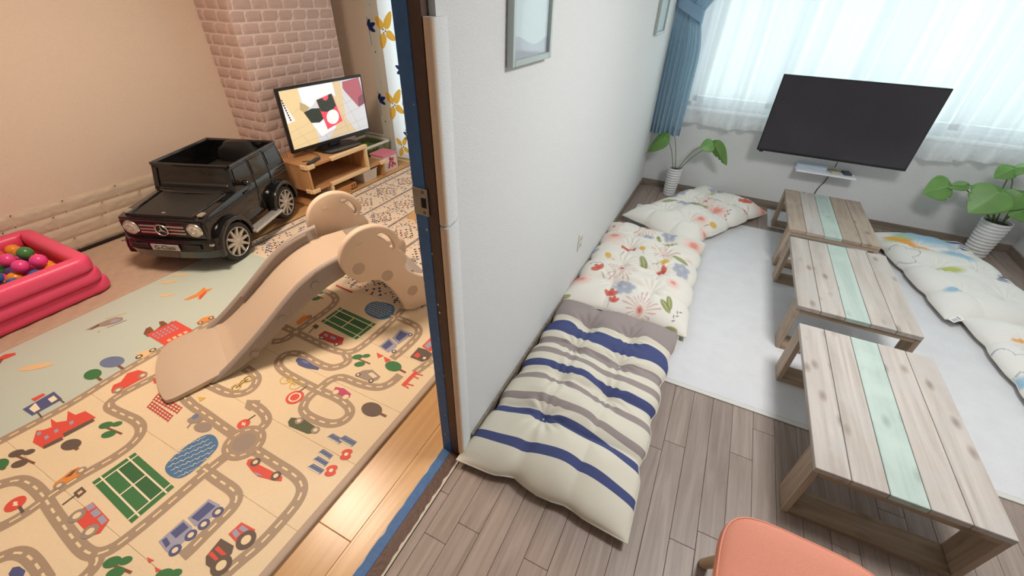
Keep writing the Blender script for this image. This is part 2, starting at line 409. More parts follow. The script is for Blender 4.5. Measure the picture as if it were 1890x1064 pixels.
# white foam stone panels along the foot of the left wall
w_stone = mat('foam_stone', (236, 220, 198), .85, var=.04, vscale=60, bump=.7, bscale=70)
tr = MB().box(XL, XL+.006, YN, 2.372, .018, .362).build('trim_1', mat('foam_joint', (214, 192, 166), .9)); struct(tr)
sm = []
for k in range(5):
    def fn(a, b, k=k):
        e = min(1, min(a, 1-a)*14, min(b, 1-b)*5)
        n_ = noise.fractal((a*9+k*13, b*4.2, k*3.1), 1, 2, 4)
        return (.006*e+.0045*e*max(0, .55+n_), a-.5, b-.5)
    sm.append(MB().grid(26, 8, fn).mesh('stone_panel', w_stone, True, False))
for i, (z0, z1) in enumerate(((.018, .103), (.105, .190), (.192, .277), (.279, .362))):
    y = YN-R.uniform(0, .2)
    while y < 2.36:
        L = R.uniform(.20, .36); a, b = max(y, YN), min(y+L, 2.365); y += L
        if b-a < .04: continue
        o = put('stone_panel', R.choice(sm), tr); o.location = (XL+.006, (a+b)/2, (z0+z1)/2); o.scale = (1, b-a-.004, z1-z0-.003)
struct(MB().box(XL, XL+.03, YN, 2.372, -.009, .018).build('dark_gap', mat('gap_black', (38, 28, 22), .9)))  # black strip in place of the open gap, its shade given as colour

# ---------------------------------------------------------------- windows and curtains
alu = mat('window_alu', (205, 212, 218), .4, .3)
def window(name, x0, x1, y, z0, z1, nx, bars):
    w = bpy.data.objects.new(name, None); COL.objects.link(w); w['kind'] = 'structure'; w.location = ((x0+x1)/2, y, z0); w['w'] = 1
    mb = MB()
    for b in ((x0, x0+.04, z0, z1), (x1-.04, x1, z0, z1), (x0, x1, z0, z0+.04), (x0, x1, z1-.04, z1)): mb.box(b[0], b[1], y-.03, y+.03, b[2], b[3], .003)
    mb.build('window_frame', alu, w)
    for i in range(nx):
        a = x0+.04+(x1-x0-.08)*i/nx; b = x0+.04+(x1-x0-.08)*(i+1)/nx
        mb = MB()
        for q in ((a, a+.035, z0+.04, z1-.04), (b-.035, b, z0+.04, z1-.04), (a, b, z0+.04, z0+.085), (a, b, z1-.08, z1-.04)): mb.box(q[0], q[1], y-.012+.02*(i % 2), y+.01+.02*(i % 2), q[2], q[3], .002)
        sash = mb.build('sash', alu, w)
        MB().box(a+.035, b-.035, y-.003+.02*(i % 2), y+.001+.02*(i % 2), z0+.085, z1-.08).build('pane', glass_thin('window_glass'), sash)
    return w
window('window_1', -.36, 2.22, YB+.07, .78, 2.08, 4, 0)
window('window_2', -3.22, -1.2, YBL+.07, .08, 2.0, 2, 0)
struct(MB().box(-.40, 2.26, YB-.02, YB+.02, .752, .78, .004).build('trim_3', mat('sill_white', (232, 234, 236), .5)))
rail = mat('rail_white', (230, 230, 228), .4)
def rod(label, x0, x1, y, z):
    t = thing('curtain_rail', label, 'curtain rail', (x0, y, z))
    MB().tube([(x0, y, z), (x1, y, z)], .012, 10).build('rail', rail, t, True)
    for x in (x0+.03, (x0+x1)/2, x1-.03): MB().box(x-.008, x+.008, y, y+.11, z-.006, z+.012, .002).build('bracket', rail, t)
rod('white curtain rail above the sheer curtains', -.58, 2.28, 4.23, 2.19); rod('white curtain rail above the flowered curtain', -3.5, -.95, 3.62, 2.16)
# sheer panels
sheer = cloth_thin('white_sheer', (246, 247, 249), .42, .5)
def drape(name, x0, x1, y, z0, z1, folds, amp, seed, hem=True):
    """falling cloth: folds gather and drift as they fall; own depth, hem turned up"""
    rr = random.Random(seed); ph = [rr.uniform(0, 6) for _ in range(8)]
    def off(u, v):
        g = amp*(.6*math.sin(folds*2*PI*u+ph[0]+.7*math.sin(5*u+ph[1]))+.4*math.sin(folds*1.63*2*PI*u+ph[2]+.4*v)+.35*math.sin(folds*.47*2*PI*u+ph[3]))
        return g*(.55+.45*(1-v)+.25*v)
    nu = int(160*(x1-x0)/1.0)
    def pt(u, v, d=0): return (x0+(x1-x0)*u+.012*math.sin(3*v+ph[4]+6*u), y+off(u, v)+d, z0+(z1-z0)*v+.008*math.sin(9*u+ph[5])*(1-v))
    mb = MB(); mb.grid(nu, 14, lambda u, v: pt(u, v))
    o = mb.build(name, sheer, None, 'all', fix=False)
    if hem:
        h = MB(); h.grid(nu, 1, lambda u, v: pt(u, v*.055/(z1-z0)+.0, .004)); h.build('hem', sheer, o, 'all', fix=False)
    return o
for (x0, x1, z0, f, s, lb) in ((-.40, .425, .655, 5, 3, 'white sheer curtain panel beside the tied blue curtain'), (.40, 1.605, .628, 7, 11, 'white sheer curtain panel hanging behind the wall television'), (1.58, 2.27, .655, 4, 17, 'white sheer curtain panel above the larger monstera')):
    o = drape("sheer_curtain", x0, x1, 4.250 if s == 11 else 4.258, z0, 2.18, f, .034, s); recenter(o); tag(o, lb, 'curtain', 'sheer curtains at the lounge window')
    for c in o.children: c.location = -o.location
# blue curtain with tieback
bl = cloth_thin('blue_curtain', (166, 192, 208), 0, .35)
t = thing('blue_curtain', 'dusty blue curtain gathered by a tieback in the room corner', 'curtain', (-.47, 4.17, .55))
def bfun(u, v):
    z = .552+(2.17-.552)*v; pin = math.exp(-((z-1.48)/.16)**2); below = max(0, 1-abs(z-1.0)/.9)
    w0, w1 = (-.60, -.335) if z < 1.48 else (-.60, -.335+.35*((z-1.48)/.7))
    w1 = w1-.055*pin if z < 1.6 else w1-.055*pin
    x = w0+(w1-w0)*u; am = .020*(1-.65*pin)
    return (x, 4.165+am*math.sin(2*PI*(6.5*u+.6*math.sin(3*u)))+.012*math.sin(2*PI*2*u+1)+.02*pin, z)
MB().grid(110, 40, bfun).build('cloth', bl, t, 'all', fix=False)
MB().grid(110, 3, lambda u, v: (bfun(u, v*.04)[0], bfun(u, v*.04)[1]-.003, bfun(u, v*.04)[2])).build('hem', bl, t, 'all', fix=False)
tb = smooth_poly([(-.60, 4.19), (-.60, 4.125), (-.50, 4.115), (-.38, 4.125), (-.372, 4.19), (-.45, 4.215)], 2)
MB().prism(tb, lambda p: (p[0], p[1], 1.415+.13*(-.37-p[0])/.23*.9+.0), lambda p: (p[0], p[1], 1.50+.13*(-.37-p[0])/.23*.9)).build('tieback', mat('blue_tieback', (138, 168, 196), .85, bump=.2, bscale=400), t, True)

# ================================================================ lounge
# rugs
rugm = mat('white_rug', (232, 232, 235), .95, var=.035, vscale=9, bump=.5, bscale=420, spec=.1)
rug_edge = mat('rug_binding', (214, 214, 208), .9)
t = thing('white_rug', 'large plain white rug under the low tables and floor cushions', 'rug', (.8, 2.7, 0))
MB().box(-.50, 2.08, 1.685, 3.775, .0005, .0065, .002).build('rug_pile', rugm, t)
mb = MB()
mb.box(-.515, 2.095, 1.660, 1.686, .0005, .0058, .002); mb.box(-.515, 2.095, 3.774, 3.79, .0005, .0058, .002); mb.box(-.515, -.499, 1.686, 3.774, .0005, .0058, .002); mb.box(2.079, 2.095, 1.686, 3.774, .0005, .0058, .002)
mb.build('binding', rug_edge, t)
o = MB().box(.575, 1.30, 3.87, 4.27, .0005, .008, .003).build('floor_pad', rugm); recenter(o); tag(o, 'small white pad on bare floor behind the large rug, under a table', 'mat')

# low plank tables
t_wood = wood('weathered_pine', (198, 189, 181), (172, 161, 152), .6, 1, .55, knots=True, randv=.07, spec=.3, knotcol=(112, 88, 76), weather=(186, 181, 176))
t_wood2 = wood('tan_pine', (180, 163, 148), (154, 137, 123), .6, 1, .55, knots=True, randv=.06, spec=.3, knotcol=(120, 86, 64), weather=(176, 160, 142))
t_mint = wood('mint_pine', (186, 199, 191), (170, 186, 178), .6, 1, .5, knots=True, randv=.03, spec=.3, knotcol=(130, 142, 130), weather=(188, 203, 194))
t_leg = wood('leg_pine', (186, 166, 146), (156, 134, 114), .6, 2, .6, knots=True, randv=.05, spec=.3, knotcol=(120, 92, 70))
t_rail = wood('rail_pine', (176, 154, 132), (146, 122, 100), .6, 0, .6, knots=True, randv=.05, spec=.3, knotcol=(110, 86, 66))
TW, TL, TH = .532, .85, .300
pw = TW/5
pm = {k: MB().box(-pw/2+.0011, pw/2-.0011, -TL/2, TL/2, TH-.024, TH, .0018).mesh('top_plank', k) for k in (t_wood, t_mint, t_wood2)}
LW, LT = .112, .022
legm = MB().box(-LT/2, LT/2, -LW/2, LW/2, .0006, TH-.0245, .0015).mesh('leg', t_leg)
footm = MB().box(-TW/2+LT+.0006, TW/2-LT-.0006, -LW/2, LW/2, .0006, .0006+LT, .0015).mesh('foot_rail', t_rail)
railm = MB().box(-TW/2+LT+.0006, TW/2-LT-.0006, -LW/2, LW/2, TH-.0245-LT, TH-.0245, .0015).mesh('top_rail', t_rail)
for (y, lb, tan) in ((1.622, 'weathered plank low table with mint stripe, overhanging the rug edge onto dark floorboards', ()), (2.628, 'weathered plank low table with mint stripe, standing between two matching tables', ()), (3.585, 'weathered plank low table with mint stripe, nearest the wall television', (0, 3, 4))):
    z = .0065 if y > 2 else .003
    t = thing('low_table', lb, 'table', (.868, y, z), R.uniform(-.006, .006), 'plank low tables in a row', w=False)
    t.scale = (1, 1 if y < 3.3 else .955, 1)
    if y < 2: t.rotation_euler.x = .0075
    for i in range(5):
        o = put('top_plank', pm[t_mint if i == 2 else (t_wood2 if i in tan else t_wood)], t, label='pale mint painted plank' if i == 2 else None)
        o.location = (-TW/2+pw*(i+.5), R.uniform(-.001, .001), R.uniform(-.0004, .0004))
    for sy in (-1, 1):
        yy = sy*(TL/2-LW/2-.003)
        for sx in (-1, 1): put('leg', legm, t).location = (sx*(TW/2-LT/2), yy, 0)
        put('foot_rail', footm, t).location = (0, yy, 0); put('top_rail', railm, t).location = (0, yy, 0)
        # tables near the rug edge: rear frame stands on the pile, front frame on the boards

# ---- floor cushions
def gauss(x, y, cx, cy, r): return np.exp(-((x-cx)**2+(y-cy)**2)/(2*r*r))
def cushion(name, W, L, T, loc, rz, tufts, label, cat='floor cushion', nx=130, ny=230, paint=None, ramp=None, mtl=None, pinch=.035, endlift=0, seed=1, group='tufted floor cushions', tdep=.74, trad=.055, stitch=None, crease=.36):
    u = np.linspace(-1, 1, nx+1); v = np.linspace(-1, 1, ny+1); U, V = np.meshgrid(u, v, indexing='ij')
    U = np.sign(U)*np.abs(U)**.8; V = np.sign(V)*np.abs(V)**.85
    X = U*W/2*(1-pinch*(1-V**2)+.0); Y = V*L/2*(1-pinch*.6*(1-U**2))
    for ty in sorted({round(b, 3) for _, b in tufts}): X = X*(1-.055*np.exp(-((Y-ty)/.045)**2)*np.abs(U)**3)
    for tx in sorted({round(a, 3) for a, _ in tufts}): Y = Y*(1-.022*np.exp(-((X-tx)/.05)**2)*np.abs(V)**4)
    prof = np.clip(1-np.abs(U)**3.4, 0, 1)**.55*np.clip(1-np.abs(V)**5.5, 0, 1)**.55
    H = np.ones_like(X); D = np.zeros_like(X)
    for (tx, ty) in tufts:
        d = np.hypot(X-tx, Y-ty); D = np.maximum(D, tdep*np.exp(-d/trad))
    rows = sorted({round(ty, 3) for _, ty in tufts})
    for ty in rows:                      # soft creases linking the tufts of a row, pulling towards the sides
        D = np.maximum(D, crease*np.exp(-np.abs(Y-ty-.012*np.sin(X*14+seed))/.034))
    for tx in sorted({round(a, 3) for a, _ in tufts}):
        D = np.maximum(D, .55*crease*np.exp(-np.abs(X-tx)/.03))
    rs = np.random.RandomState(seed); Wn = np.zeros_like(X)
    for k in range(14):
        a = rs.uniform(0, PI); f = rs.uniform(8, 38); Wn += np.sin((X*math.cos(a)+Y*math.sin(a))*f+rs.uniform(0, 6))*(1.2/f)
    wr = np.zeros_like(X)
    for (tx, ty) in tufts:               # radiating gathers round each tuft
        ang = np.arctan2(Y-ty, X-tx); d = np.hypot(X-tx, Y-ty); wr += np.sin(ang*11+rs.uniform(0, 6))*np.exp(-((d-.06)/.04)**2)*.0055
    Z = T*(.26+.74*prof*(1-D))+Wn*.05*prof+wr*prof
    Z = np.where(prof < 1e-4, T*.26, Z)
    Z = Z+endlift*np.clip((V-.55)/.45, 0, 1)**2
    B = T*.26*(1-prof)**1.2+endlift*np.clip((V-.55)/.45, 0, 1)**2
    n = (nx+1)*(ny+1)
    co = np.concatenate([np.stack([X, Y, Z], -1).reshape(-1, 3), np.stack([X, Y, B+.0005], -1).reshape(-1, 3)])
    idx = np.arange(n).reshape(nx+1, ny+1)
    q = np.stack([idx[:-1, :-1], idx[1:, :-1], idx[1:, 1:], idx[:-1, 1:]], -1).reshape(-1, 4)
    fc = np.concatenate([q, q[:, ::-1]+n])
    me = bpy.data.meshes.new(name); me.vertices.add(len(co)); me.vertices.foreach_set('co', co.ravel())
    me.loops.add(fc.size); me.loops.foreach_set('vertex_index', fc.ravel().astype(np.int32))
    me.polygons.add(len(fc)); me.polygons.foreach_set('loop_start', np.arange(0, fc.size, 4, dtype=np.int32)); me.polygons.foreach_set('loop_total', np.full(len(fc), 4, np.int32))
    me.update(calc_edges=True); me.polygons.foreach_set('use_smooth', [True]*len(me.polygons))
    c, s = math.cos(rz), math.sin(rz)
    if paint is not None:
        wx = loc[0]+X*c-Y*s; wy = loc[1]+X*s+Y*c
        rgb = paint(X, Y, wx, wy)
        full = np.ones((2*n, 4)); full[:n, :3] = rgb.reshape(-1, 3); full[n:, :3] = rgb[2, 2]
        at = me.attributes.new('print', 'FLOAT_COLOR', 'POINT'); at.data.foreach_set('color', full.ravel())
    if ramp is not None:
        wy = (loc[1]+X*s+Y*c+.012*np.sin(X*9+Y*5)).ravel(); at = me.attributes.new('along', 'FLOAT', 'POINT'); at.data.foreach_set('value', np.concatenate([wy, wy]))
    me.materials.append(mtl)
    t = thing(name, label, cat, loc, rz, group, w=False)
    cov = put('cover', me, t)
    for (tx, ty) in tufts:
        i = int(np.argmin(np.abs(X[:, ny//2]-tx))); j = int(np.argmin(np.abs(Y[nx//2]-ty)))
        MB().ell((tx, ty, float(Z[i, j])+.0005), (.006, .006, .003), 8, 5).build('tuft_stitch', stitch or mat('tuft_thread', (206, 202, 190), .9), t, True)
    pts = [(float(X[i, 0]), float(Y[i, 0]), T*.26) for i in range(0, nx+1, 5)]+[(float(X[nx, j]), float(Y[nx, j]), T*.26+float(endlift*max(0, (V[nx, j]-.55)/.45)**2)) for j in range(0, ny+1, 5)]
    pts += [(float(X[i, ny]), float(Y[i, ny]), T*.26+endlift) for i in range(nx, -1, -5)]+[(float(X[0, j]), float(Y[0, j]), T*.26+float(endlift*max(0, (V[0, j]-.55)/.45)**2)) for j in range(ny, -1, -5)]
    MB().tube(pts, .0028, 5, closed=True).build('seam', mtl if paint is None and ramp is None else mat('seam_cloth', (214, 208, 194), .9), t, True)
    return t
# striped one: a constant ramp along its length
def stripe_mat():
    mt, nt, b = base('striped_canvas'); L = nt.links.new
    a = nd(nt, 'ShaderNodeAttribute'); a.attribute_name = 'along'
    mr = nd(nt, 'ShaderNodeMapRange'); mr.inputs['From Min'].default_value = .7; mr.inputs['From Max'].default_value = 2.2; L(a.outputs['Fac'], mr.inputs['Value'])
    cr = nd(nt, 'ShaderNodeValToRGB'); cr.color_ramp.interpolation = 'CONSTANT'; L(mr.outputs[0], cr.inputs[0])
    cream, navy, grey = lin((226, 220, 204)), lin((78, 86, 130)), lin((160, 148, 146))
    st = [(.7, cream), (.916, navy), (.956, cream), (1.066, navy), (1.105, cream), (1.142, grey), (1.178, cream), (1.265, grey), (1.301, cream), (1.36, navy), (1.40, cream), (1.449, grey), (1.49, cream), (1.53, grey), (1.595, cream), (1.639, navy), (1.754, cream), (1.806, grey)]
    e = cr.color_ramp.elements
    while len(e) < len(st): e.new(.5)
    for k, (y, c) in enumerate(st): e[k].position = (y-.7)/1.5+1e-5*k
    for k, (y, c) in enumerate(st): e[k].color = c
    L(cr.outputs[0], b.inputs['Base Color']); b.inputs['Roughness'].default_value = .9; b.inputs['Specular IOR Level'].default_value = .2
    n = nd(nt, 'ShaderNodeTexNoise'); n.inputs['Scale'].default_value = 500; bp = nd(nt, 'ShaderNodeBump'); bp.inputs['Strength'].default_value = .15; bp.inputs['Distance'].default_value = .002
    L(n.outputs['Fac'], bp.inputs['Height']); L(bp.outputs[0], b.inputs['Normal']); return mt
tf = [(-.115, -.2), (.115, -.2), (-.115, .05), (.115, .05), (-.115, .3), (.115, .3)]
cushion('striped_cushion', .70, 1.24, .135, (-.248, 1.412, .002), 0, [(-.1, -.31), (-.115, -.07), (.115, -.07), (-.115, .165), (.115, .165), (-.115, .37), (.115, .37)], 'navy, grey and cream striped floor cushion beside the doorway', nx=90, ny=200, ramp=1, mtl=stripe_mat(), seed=4, trad=.06)
# prints, traced motif by motif
def P3(c): return np.array(lin(c)[:3])
def blend(rgb, mask, c): m_ = np.clip(mask, 0, 1)[..., None]; rgb[:] = rgb*(1-m_)+P3(c)*m_
def ellm(X, Y, cx, cy, a, b, r, soft=.25):
    c, s = math.cos(r), math.sin(r); dx, dy = X-cx, Y-cy
    d = np.sqrt(((dx*c+dy*s)/a)**2+((-dx*s+dy*c)/b)**2); return np.clip((1-d)/soft, 0, 1)
def motif(rgb, X, Y, kind, x, y, s, r, rs):
    s *= 1.3; Y = y+(Y-y)/1.22
    if kind == 'rose':
        blend(rgb, ellm(X, Y, x, y, s, s*.8, r, .8)*.7, (240, 178, 162)); blend(rgb, ellm(X, Y, x, y+s*.1, s*.42, s*.30, r, .6)*.65, (224, 120, 104))
    elif kind == 'poppy':
        for k in (-1, 0, 1):
            a = r+k*.85+PI/2; blend(rgb, ellm(X, Y, x+math.cos(a)*s*.5, y+math.sin(a)*s*.5, s*.55, s*.30, a, .2)*.9, (208, 92, 76))
        blend(rgb, ellm(X, Y, x-math.cos(r+PI/2)*s*.7, y-math.sin(r+PI/2)*s*.7, s*.5, s*.05, r+PI/2, .5)*.7, (120, 112, 80))
    elif kind == 'burst':
        ang = np.arctan2(Y-y, X-x); d = np.hypot(X-x, Y-y)
        blend(rgb, (np.cos(ang*21+r) > .6)*(d < s*(.8+.2*np.sin(ang*5)))*.55, (206, 120, 108)); blend(rgb, ellm(X, Y, x, y, s*.22, s*.22, 0, .8), (206, 104, 92))
    elif kind == 'blue':
        for k in range(6):
            a = r+k*PI/3; blend(rgb, ellm(X, Y, x+math.cos(a)*s*.5, y+math.sin(a)*s*.42, s*.45, s*.36, a, .5)*.75, (150, 160, 184))
        blend(rgb, ellm(X, Y, x, y, s*.4, s*.3, 0, .8)*.5, (176, 172, 180))
    elif kind == 'leaf':
        blend(rgb, ellm(X, Y, x, y, s, s*.36, r, .2)*.9, (138, 146, 76)); blend(rgb, ellm(X, Y, x, y, s*1.05, s*.05, r, .6)*.8, (228, 226, 196))
    elif kind == 'tulip':
        blend(rgb, ellm(X, Y, x, y, s*.6, s*.42, r, .3)*.9, (222, 178, 72)); blend(rgb, ellm(X, Y, x-math.cos(r)*s*.9, y-math.sin(r)*s*.9, s*.5, s*.06, r, .5)*.8, (130, 132, 70))
    elif kind == 'sprig':
        for k in range(5):
            a = r+(.6 if k % 2 else -.6); p = (k-2)*s*.35; blend(rgb, ellm(X, Y, x+math.cos(r)*p+math.cos(a)*s*.2, y+math.sin(r)*p+math.sin(a)*s*.2, s*.26, s*.09, a, .4)*.85, (130, 116, 122))
    elif kind == 'navy':
        for k in range(4):
            p = (k-1.5)*s*.42; blend(rgb, ellm(X, Y, x+p*.4, y+p, s*.6, s*.13, r+.15*k, .3)*.95, (58, 72, 132))
    elif kind == 'sky': blend(rgb, ellm(X, Y, x, y, s, s*.5, r, .5)*.9, (150, 192, 216))
    elif kind == 'lime': blend(rgb, ellm(X, Y, x, y, s, s*.45, r, .5)*.9, (186, 194, 92))
    elif kind == 'orange': blend(rgb, ellm(X, Y, x, y, s, s*.25, r, .4)*.9, (236, 168, 78))
    elif kind == 'ink':
        ang = np.arctan2(Y-y, X-x); d = np.hypot(X-x, Y-y); blend(rgb, (np.abs(d-s*(.6+.4*np.abs(np.sin(ang*2.5+r)))) < .003)*.8, (150, 146, 160))
floral = attr_mat('floral_print', 'print')
def traced(items, z, ground):
    pts = [(k, atz(px, py, z), s, r) for (k, px, py, s, r) in items]
    def paint(X, Y, wx, wy):
        rgb = np.ones(X.shape+(3,))*P3(ground); rs = np.random.RandomState(5)
        for k, p, s, r in pts: motif(rgb, wx, wy, k, p.x, p.y, s, r, rs)
        return rgb
    return paint
q = lambda x, y: (1020+x/4.433, 380+y/4.433)
it2 = [(k,)+q(x, y)+(s, r) for (k, x, y, s, r) in (('rose', 500, 280, .075, .2), ('poppy', 590, 150, .03, 2), ('burst', 770, 215, .095, 0), ('blue', 950, 265, .055, .3), ('rose', 1150, 345, .085, .4), ('leaf', 950, 345, .045, .6), ('leaf', 865, 300, .04, 1.9), ('poppy', 595, 390, .055, -.2), ('tulip', 725, 395, .042, 1.9), ('tulip', 450, 432, .038, 2.8), ('blue', 770, 300, .04, .1), ('burst', 910, 420, .08, 1), ('leaf', 1030, 485, .055, -.5), ('tulip', 905, 508, .048, .5), ('leaf', 735, 500, .05, -1), ('poppy', 380, 560, .045, .9), ('sprig', 345, 500, .04, .2), ('burst', 560, 560, .085, .4), ('rose', 225, 610, .07, .2), ('poppy', 915, 572, .042, 1.4), ('blue', 1040, 565, .055, -.6), ('poppy', 470, 750, .042, .1), ('blue', 580, 705, .062, .2), ('rose', 970, 685, .045, -.4), ('leaf', 105, 715, .028, .3), ('burst', 710, 860, .09, .7), ('leaf', 940, 840, .04, 1.9), ('leaf', 910, 860, .04, 2.4), ('sprig', 1000, 920, .04, 1.2), ('leaf', 960, 985, .04, .2), ('blue', 345, 365, .03, 0), ('rose', 1110, 470, .03, 0), ('poppy', 490, 790, .03, 0), ('burst', 500, 180, .06, 0))]
cushion('floral_cushion', .75, 1.20, .142, (-.240, 2.600, .0066), .01, [(-.12, -.33), (.12, -.33), (-.12, -.08), (.12, -.08), (-.12, .16), (.12, .16), (-.12, .38), (.12, .38)], 'white floor cushion printed with red, yellow and blue flowers, beside the wall socket', nx=190, ny=310, paint=traced(it2, .09, (236, 231, 222)), mtl=floral, seed=9)
q2 = lambda x, y: (1120+x/4.626, 230+y/4.626)
it3 = [(k,)+q2(x, y)+(s, r) for (k, x, y, s, r) in (('rose', 380, 665, .09, .4), ('blue', 610, 610, .07, .2), ('blue', 685, 715, .085, .3), ('leaf', 530, 690, .06, .6), ('leaf', 770, 735, .07, .4), ('blue', 920, 600, .06, 0), ('lime', 880, 635, .06, 1.2), ('rose', 935, 765, .09, -.5), ('rose', 790, 855, .07, -.7), ('tulip', 1060, 715, .05, 1), ('poppy', 1180, 715, .06, .3), ('rose', 1350, 730, .10, .1), ('tulip', 900, 880, .05, .7), ('sprig', 1015, 800, .05, 1.4), ('sprig', 890, 690, .05, 0), ('leaf', 440, 615, .05, .3), ('burst', 830, 700, .08, 0), ('poppy', 1170, 765, .03, 0), ('rose', 850, 935, .06, 0))]
cushion('floral_cushion', .66, 1.14, .165, (-.002, 3.705, .012), -.50, [(-.12, -.30), (.12, -.30), (-.12, .02), (.12, .02), (-.12, .30), (.12, .30)], 'crumpled white flowered floor cushion in the corner by the smaller potted plant', nx=160, ny=270, paint=traced(it3, .10, (236, 232, 224)), mtl=floral, seed=21, tdep=.72, trad=.075)
q3 = lambda x, y: (1640+x/4.093, 300+y/4.093)
it4 = [(k,)+q3(x, y)+(s, r) for (k, x, y, s, r) in (('lime', 90, 590, .11, .4), ('sky', 240, 590, .20, -.2), ('sky', 180, 530, .10, -.4), ('lime', 390, 590, .07, .2), ('orange', 90, 605, .10, -.35), ('orange', 220, 655, .08, -.3), ('navy', 490, 590, .10, .2), ('navy', 555, 655, .05, -.3), ('lime', 615, 675, .035, .3), ('sky', 500, 740, .085, -.3), ('lime', 440, 830, .075, .05), ('sky', 475, 985, .055, .5), ('navy', 845, 900, .06, .1), ('ink', 80, 690, .09, 1), ('lime', 90, 765, .03, 0))]
it4 += [('orange', 1879, 632, .035, .2), ('ink', 1870, 668, .07, .4), ('sky', 1890, 700, .06, .2)]
cushion('watercolour_cushion', .66, 1.15, .130, (1.730, 3.560, .0066), .21, [(-.12, -.3), (.12, -.3), (-.12, 0), (.12, 0), (-.12, .3), (.12, .3)], 'white floor cushion with blue and lime watercolour print, below the larger monstera', nx=150, ny=250, paint=traced(it4, .09, (234, 232, 227)), mtl=floral, seed=33, tdep=.5, trad=.07, crease=.22)
b4 = cushion('watercolour_cushion', .60, 1.14, .130, (1.962, 2.462, .0066), .09, [(-.12, -.3), (.12, -.3), (-.12, 0), (.12, 0), (-.12, .3), (.12, .3)], 'white floor cushion with sparse watercolour print and a care tag, along the right wall', nx=130, ny=230, paint=traced(it4, .09, (234, 232, 227)), mtl=floral, seed=35, tdep=.5, trad=.07, crease=.22)
mb = MB(Matrix.Translation((-.335, .50, .066)) @ Matrix.Rotation(.5, 4, 'Z') @ Matrix.Rotation(-.35, 4, 'Y')); mb.box(-.055, .01, -.02, .02, -.0006, .0006)
ct = mb.build('care_tag', mat('tag_white', (238, 238, 236), .8), b4)
mb = MB(mb.T)
for i in range(5): mb.box(-.046+i*.006, -.043+i*.006, -.014, .006, .0006, .001)
mb.box(-.012, -.004, -.012, .012, .0006, .001); mb.build('tag_print', mat('tag_ink', (150, 150, 152), .8), ct)

# ---- television with shelf
blk = mat('tv_black', (22, 22, 24), .35); scr = mat('tv_screen_off', (50, 48, 56), .25, spec=.6, var=.1, vscale=3)  # screen grey lifted to carry the haze over it
YT = 4.13
A = aty(1447, 137.5, YT); B_ = aty(1671, 317, YT); x0, x1, zt, zb = A.x, B_.x, (A.z+aty(1761.6, 163.4, YT).z)/2, (B_.z+aty(1396.3, 276.7, YT).z)/2
t = thing('wall_television', 'large flat black television mounted before the sheer curtains', 'television', ((x0+x1)/2, YT, zb))
MB().box(x0, x1, YT, YT+.022, zb, zt, .003).build('housing', blk, t)
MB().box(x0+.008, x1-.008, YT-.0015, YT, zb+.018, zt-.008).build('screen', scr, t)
MB().box(x0+.15, x1-.15, YT+.022, YT+.045, zb+.06, zt-.16, .008).build('back_cover', blk, t)
MB().box(x0+.02, x0+.05, YT-.001, YT+.01, zb-.010, zb, .002).build('sensor', blk, t)
arm = MB(); arm.box((x0+x1)/2-.14, (x0+x1)/2+.14, YT+.045, YT+.058, .62, .98, .002); arm.box((x0+x1)/2-.03, (x0+x1)/2+.03, YT+.058, YB, .67, .74, .003)
arm.build('wall_bracket', mat('bracket_white', (228, 230, 232), .45), t)
sw = mat('shelf_white', (238, 240, 244), .35)
s = thing('media_shelf', 'small white shelf with remote controls below the large television', 'shelf', (.87, 4.2, .40))
sa = aty(1470, 320, 4.06); sb = aty(1581, 333, 4.06); zs = .414
MB().box(.655, 1.092, 4.195, YB, zs-.014, zs, .004).build('shelf_board', sw, s)
MB().box(.66, .885, 4.285, YB, zs, zs+.034, .004).build('back_box', mat('shelf_blue_grey', (206, 216, 232), .4), s)
def remote(label, px, py, mt, mk, wd, ln, rz):
    c = atz(px, py, zs)
    tt = thing('remote_control', label, 'remote control', (c.x, c.y, zs), rz, 'remote controls on the shelf', w=False)
    MB().box(-wd/2, wd/2, -ln/2, ln/2, .0004, .014, .004).build('case', mt, tt)
    bb = MB()
    for i in range(3):
        for j in range(5): bb.box(-wd*.36+i*wd*.27, -wd*.36+i*wd*.27+wd*.17, -ln*.42+j*ln*.17, -ln*.42+j*ln*.17+ln*.09, .014, .016, .001)
    bb.build('buttons', mk, tt)
remote('beige remote control on the white shelf', 1537, 316, mat('remote_beige', (206, 192, 156), .5), mat('button_beige', (168, 154, 122), .5), .058, .15, .12)
remote('dark grey remote control on the white shelf', 1560, 319, mat('remote_dark', (70, 70, 76), .5), mat('button_grey', (120, 120, 126), .5), .058, .16, .12)
cpts = [(.88, 4.335, .42), (.86, 4.333, .36), (.845, 4.33, .32), (.80, 4.328, .25), (.765, 4.327, .18), (.755, 4.327, .08), (.80, 4.32, .07)]
o = MB().tube(smooth_poly([aty(1546, 300, 4.15), aty(1541, 309, 4.2), aty(1541, 309, 4.33)], 1, False), .0035, 6).build('power_cord', blk, None, True); recenter(o); tag(o, 'black power cord dropping from the large television to its shelf', 'cord')
o = MB().tube(smooth_poly([aty(1529, 326, 4.334), aty(1521, 337, 4.334), aty(1510, 347, 4.334), aty(1503, 358, 4.334), aty(1500, 372, 4.334)], 1, False), .0035, 6).build('power_cord', blk, None, True); recenter(o); tag(o, 'black power cord down the wall under the white shelf', 'cord')

